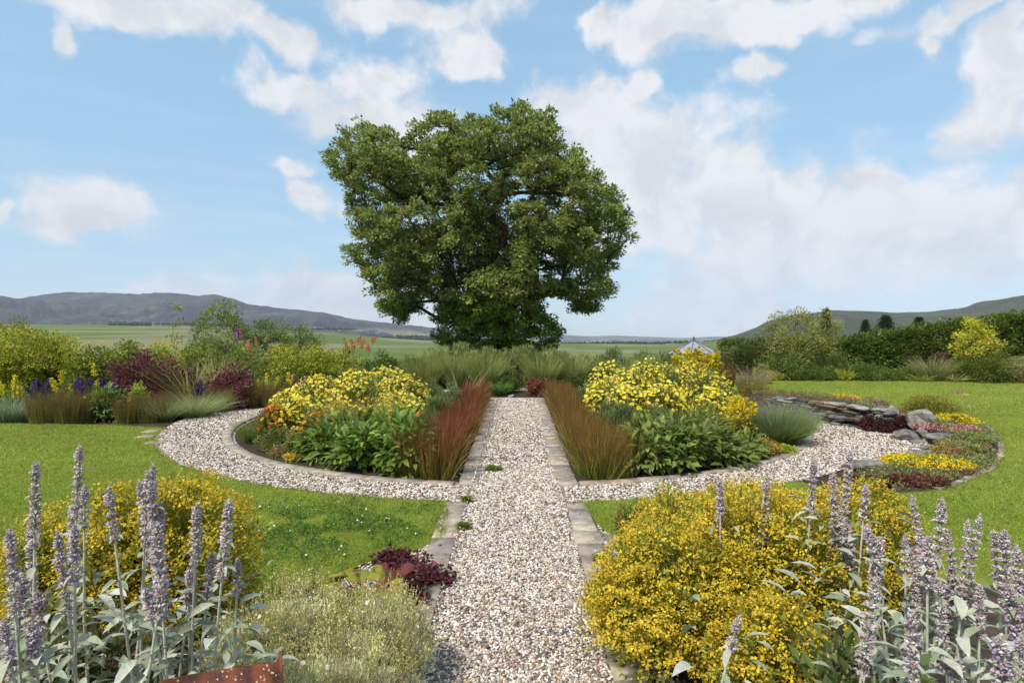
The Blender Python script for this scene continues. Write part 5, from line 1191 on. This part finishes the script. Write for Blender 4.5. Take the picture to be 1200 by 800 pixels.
# rusty metal sheet
g = G(); n = 36; V = []
for i in range(n):
    t_ = i/(n-1); px = 186 + 144*t_; Yc = 1.50 + .06*math.sin(t_*3.1); top = 799 - 24*t_**.75 - (14*(t_-.96)/.04 if t_ > .96 else 0); x = at(px, Yc); zt = zz(top, Yc)
    for k in range(2): V += [(x, Yc + k*.004, zt), (x + .01, Yc + .03 + k*.004, .2)]
Q = []
for i in range(n-1):
    a = i*4; b = a+4; Q += [(a, a+1, b+1, b), (a+2, b+2, b+3, a+3), (a, b, b+2, a+2)]
Q += [(0,2,3,1), ((n-1)*4, (n-1)*4+1, (n-1)*4+3, (n-1)*4+2)]
g.add(V, Q, (.2,.05,.02))
m_, t = mat_new('rusty_metal'); tc = t.n('ShaderNodeTexCoord'); o_ = tc.outputs['Object']; nn_ = t.noise(o_, 14, 5, .6)
c_ = t.mix(t.ss(nn_, .35, .65), (.05,.016,.012), (.17,.045,.016)); vo = t.n('ShaderNodeTexVoronoi'); vo.inputs['Scale'].default_value = 85; t.l(o_, vo.inputs['Vector'])
c_ = t.mix(t.m('MULTIPLY', t.ss(vo.outputs['Distance'], .30, .22), t.ss(t.noise(o_, 25, 2), .45, .5)), c_, (.33,.32,.18))
rm = finish(m_, t, c_, .75, .3, nn_, .4, .004, metal=.15)
tag(part('rusty_sheet', g, rm), 'rust brown speckled metal sheet with a curved top edge standing in the silver foliage', 'metal ornament')

# ------------------------------------------------------------------ lamb's ears
LILAC = [lin(182,158,184),lin(168,140,166),lin(200,182,204),lin(146,118,140)]; FELT = [lin(196,188,176),lin(178,170,156),lin(210,204,192),lin(178,156,164),lin(156,132,138)]
def stachys_spike(g, rng, top, axis, L, w0):
    ax = unit(np.array(axis)); ref = unit(np.cross(ax, [0.1, 1, .05])); ref2 = np.cross(ax, ref)
    bend = ref*0.0
    cpos = lambda f: top - ax*(L*(1-f)) + bend*(1-f)*f*4
    tube(g, [cpos(0), cpos(.35), cpos(.7), cpos(.985)], [w0*.22, w0*.25, w0*.45, w0*.16], lin(142,140,126), 6)
    f = .0; ncl = 0; up = max(.38, 1 - .07/L) if L > .09 else .2       # open whorls below, a dense cone above
    while f < 1:
        dense = f > up
        wv = w0*((1.12 if not dense else .95) if f < up + (1-up)*.45 else max(.3, 1-((f-up-(1-up)*.45)/((1-up)*.55))**1.5*.75))*rng.uniform(.88, 1.15)
        layers = 1 if dense else 2
        for q in range(layers):
            m = 12; a = rng.uniform(0, 6.28) + np.arange(m)*6.283/m + rng.normal(0, .2, m)
            rad = (np.cos(a)[:, None]*ref + np.sin(a)[:, None]*ref2); c = cpos(f) + ax*q*.0055
            p = c + rad*wv*rng.uniform(.5, .75, (m, 1)) + ax*rng.normal(0, .0025, (m, 1)); d = unit(rad + ax*rng.uniform(.3, 1.1, (m, 1)))
            s = wv*rng.uniform(.26, .42, m)
            inst(g, ICO[0], ICO[1], p, basis(d, np.tile(ax, (m, 1))), np.stack([s*.55, s*1.25, s*.55], 1), pick(rng, FELT, m, .1), .15, rng)
            mm = 8; a = rng.uniform(0, 6.28, mm); rad = (np.cos(a)[:, None]*ref + np.sin(a)[:, None]*ref2)     # pale felt hairs and calyx tips
            p = c + rad*wv*.8; s = wv*rng.uniform(.25, .5, mm)
            inst(g, LEAF[0], LEAF[1], p, basis(unit(rad + ax*.6 + rdir(rng, mm)*.3), rdir(rng, mm)), np.stack([s*.35, s, s], 1), pick(rng, FELT, mm, .08))
            mm = int(rng.integers(2, 6) if f > .8 else rng.integers(4, 10)); a = rng.uniform(0, 6.283, mm); rad = (np.cos(a)[:, None]*ref + np.sin(a)[:, None]*ref2)
            p = c + rad*wv*.85 + ax*rng.normal(0, .003, (mm, 1)); s = rng.uniform(.007, .012, mm)*(w0/.018)
            inst(g, LEAF[0], LEAF[1], p, basis(unit(rad + rdir(rng, mm)*.6), unit(ax + rdir(rng, mm)*.5)), np.stack([s*.95, s, s], 1), pick(rng, LILAC, mm, .12))
        if not dense and rng.uniform() < .5:
            for sg in (0, math.pi):
                a = rng.uniform(0, 6.28) + sg; rd = math.cos(a)*ref + math.sin(a)*ref2; felt_leaf(g, rng, cpos(f), unit(rd + ax*.15 - np.array([0,0,.1])), wv*rng.uniform(1.5, 2.3), wv*.7, ax)
        f += (.0062/L) if dense else rng.uniform(.022, .033)/L
def felt_leaf(g, rng, c, d, L, W_, n_):
    inst(g, BV, [BQ, BT], np.array([c]), basis(np.array([d]), np.array([n_])), np.array([[W_, L, L]]), pick(rng, [lin(146,152,126),lin(160,164,140),lin(128,136,108),lin(176,178,158)], 1, .06))
def lambs_ear(lb, stems, Y0, seed, nl=1.0):
    rng = np.random.default_rng(seed); mx = np.mean([s[0] for s in stems]); bx = at(mx + rng.normal(0, 5), Y0); gz = SL*Y0 + .12
    r = thing('lambs_ear', lb, 'flower', (bx, Y0, gz), 'lamb\'s ears with purple grey flower spikes'); base = np.array([bx, Y0, gz])
    gst = G(); gl_ = G()
    for i, (px, py, Lp, *rest) in enumerate(stems):
        Y = Y0 + (rest[0] if rest else rng.normal(0, .05)); top = np.array([at(px, Y), Y, zz(py, Y)]); L = Lp/F*Y
        b0 = base + np.array([(top[0]-bx)*.2 + rng.normal(0, .05), rng.normal(0, .05), 0]); mid = b0*.45 + top*.55 + rng.normal(0, .022, 3)*[1,1,.3]
        sb = top - unit(top - mid)*L*.8
        tube(gst, [b0, b0*.6+mid*.4 + rng.normal(0,.006,3), mid, sb*.5+mid*.5, sb, top], [.005,.0046,.0042,.0038,.0034,.0028], lin(188,186,168), 6)
        g = G(); stachys_spike(g, rng, top, top - mid, L, .0142*max(1, Y0/2.15)*rng.uniform(.78, 1.25)); part('flower_spike', g, M['felt'], r)
        path = [b0, mid, sb]; H = top[2] - b0[2]
        for f in np.concatenate([np.linspace(.30, .93, 5)]) :
            q = b0*(1-f) + mid*f if f < .55 else mid + (sb-mid)*((f-.55)/.4)
            a = rng.uniform(0, 6.283)
            for sg in (0, math.pi):
                if rng.uniform() > .9*nl: continue
                Lf = (.115 - .075*max(0, f-.3)/.65)*rng.uniform(.75, 1.2); el = rng.uniform(-.45, .7)
                d = unit(np.array([math.cos(a+sg), math.sin(a+sg), el])); felt_leaf(gl_, rng, q, d, Lf, Lf*rng.uniform(.30, .42), unit(np.array([0, 0, 1.]) - d*.3 + rng.normal(0, .25, 3)))
        sl = q
    for k in range(int(34*len(stems)**.5*nl)):      # basal and mid foliage
        a = rng.uniform(0, 6.283); rr = abs(rng.normal(0, .15)); h_ = rng.uniform(.05, .72); q = base + np.array([math.cos(a)*rr, math.sin(a)*rr, h_])
        d = unit(np.array([math.cos(a), math.sin(a), rng.uniform(-.4, 1.0)])); Lf = rng.uniform(.05, .105); felt_leaf(gl_, rng, q, d, Lf, Lf*.36, unit(np.array([0,0,1.]) + rng.normal(0, .3, 3)))
    part('stem', gst, M['felt'], r); part('foliage', gl_, M['felt'], r, True)
LL = [('lamb\'s ear with thick purple spikes at the very left edge of the picture', [(11,619,100),(26,671,60),(3,725,70),(36,730,50)], 1.65),
 ('lamb\'s ear with a tall lone spike at the left, above the golden shrub', [(42,541,95),(36,611,110),(43,692,45)], 2.0),
 ('lamb\'s ear bearing the highest spike of the left bed', [(93,522,85),(99,567,50),(85,590,60)], 2.2),
 ('lamb\'s ear with two spikes crossing below the highest one', [(67,623,105),(87,615,70),(12,745,40)], 1.75),
 ('lamb\'s ear with one straight slender spike standing clear in the left bed', [(127,570,62)], 1.85),
 ('lamb\'s ear with a crowd of five spikes in the middle of the left bed', [(164,563,95),(173,551,90),(180,543,60),(177,563,120),(189,590,70)], 2.05),
 ('lamb\'s ear with low short spikes under the crowded ones', [(184,612,110),(192,673,45),(169,689,40)], 1.8),
 ('lamb\'s ear with a thick spike left of the rightmost one, left bed', [(231,589,60),(230,639,75),(221,665,40)], 1.95),
 ('rightmost lamb\'s ear of the left bed, leaning towards the path', [(269,584,95),(249,647,60),(279,654,40)], 1.9)]
LR = [('lamb\'s ear with two spikes rising through the golden shrub nearest the path', [(844,561,40),(846,585,75)], 3.0),
 ('lamb\'s ear with one tall spike rising through the golden shrubs in the middle', [(899,559,75),(890,618,40)], 3.1),
 ('short lamb\'s ear spike at the bottom in front of the golden shrub', [(866,721,42)], 1.75),
 ('lamb\'s ear with three tall spikes before the gravel ring', [(954,537,60),(976,552,95),(996,527,110)], 2.85),
 ('lamb\'s ear with a small spike right of the three tall ones', [(1015,567,40),(990,611,55)], 2.8),
 ('lamb\'s ear with two spikes left of the big purple group', [(1016,614,85),(1031,628,70)], 2.0),
 ('lamb\'s ear with a slim spike against the lawn at the rockery corner', [(1068,579,70),(1061,626,40)], 2.2),
 ('lamb\'s ear with spikes at the left of the main purple group', [(1078,619,90),(1087,627,60),(1066,642,95)], 2.0),
 ('lamb\'s ear with a tall spike over two thick ones in the main purple group', [(1104,584,80),(1110,619,100),(1114,662,90)], 2.05),
 ('lamb\'s ear with two tall thick spikes against the lawn', [(1135,608,95),(1149,601,110)], 2.0),
 ('lamb\'s ear with twin spikes right of the tall thick pair', [(1165,621,70),(1177,620,85)], 2.1),
 ('lamb\'s ear at the right edge of the picture with a thick spike', [(1192,638,120),(1181,684,90),(1196,680,100)], 1.85),
 ('lamb\'s ear with a thick spike in the centre front of the right group', [(1099,676,110),(1149,684,60)], 1.75),
 ('lamb\'s ear with a bold spike beside the golden shrub, right bed', [(1026,678,110)], 1.7),
 ('lamb\'s ear with a leaning spike low in the right group', [(1069,714,90),(1124,770,50)], 1.6),
 ('lamb\'s ear in the bottom right corner', [(1198,744,60),(1170,745,60)], 1.5)]
for i, (lb, st_, Y) in enumerate(LL): lambs_ear(lb, st_, Y, 200+i)
for i, (lb, st_, Y) in enumerate(LR): lambs_ear(lb, st_, Y, 300+i, .35 if i < 2 else 1.0)

# ------------------------------------------------------------------ air
def haze():
    x0, x1, y0, y1, z0, z1 = -9000, 9000, -60, 9000, -160, 700
    V = [(x, y, z) for x in (x0, x1) for y in (y0, y1) for z in (z0, z1)]
    Fs = [(0,1,3,2),(4,6,7,5),(0,4,5,1),(2,3,7,6),(0,2,6,4),(1,5,7,3)]
    me = bpy.data.meshes.new('haze'); me.from_pydata(V, [], Fs); me.update()
    o = bpy.data.objects.new('haze', me); C.objects.link(o); tag(o, 'faint blue air haze over the plain and hills', 'haze', kind='stuff')
    m = bpy.data.materials.new('haze'); m.use_nodes = True; t = NT(m.node_tree)
    out = t.n('ShaderNodeOutputMaterial'); v = t.n('ShaderNodeVolumePrincipled'); v.inputs['Color'].default_value = (.78, .87, 1, 1); v.inputs['Density'].default_value = HAZE_D; v.inputs['Anisotropy'].default_value = 0.0
    t.l(v.outputs[0], out.inputs['Volume']); me.materials.append(m)
HAZE_D = 0.00010
haze()
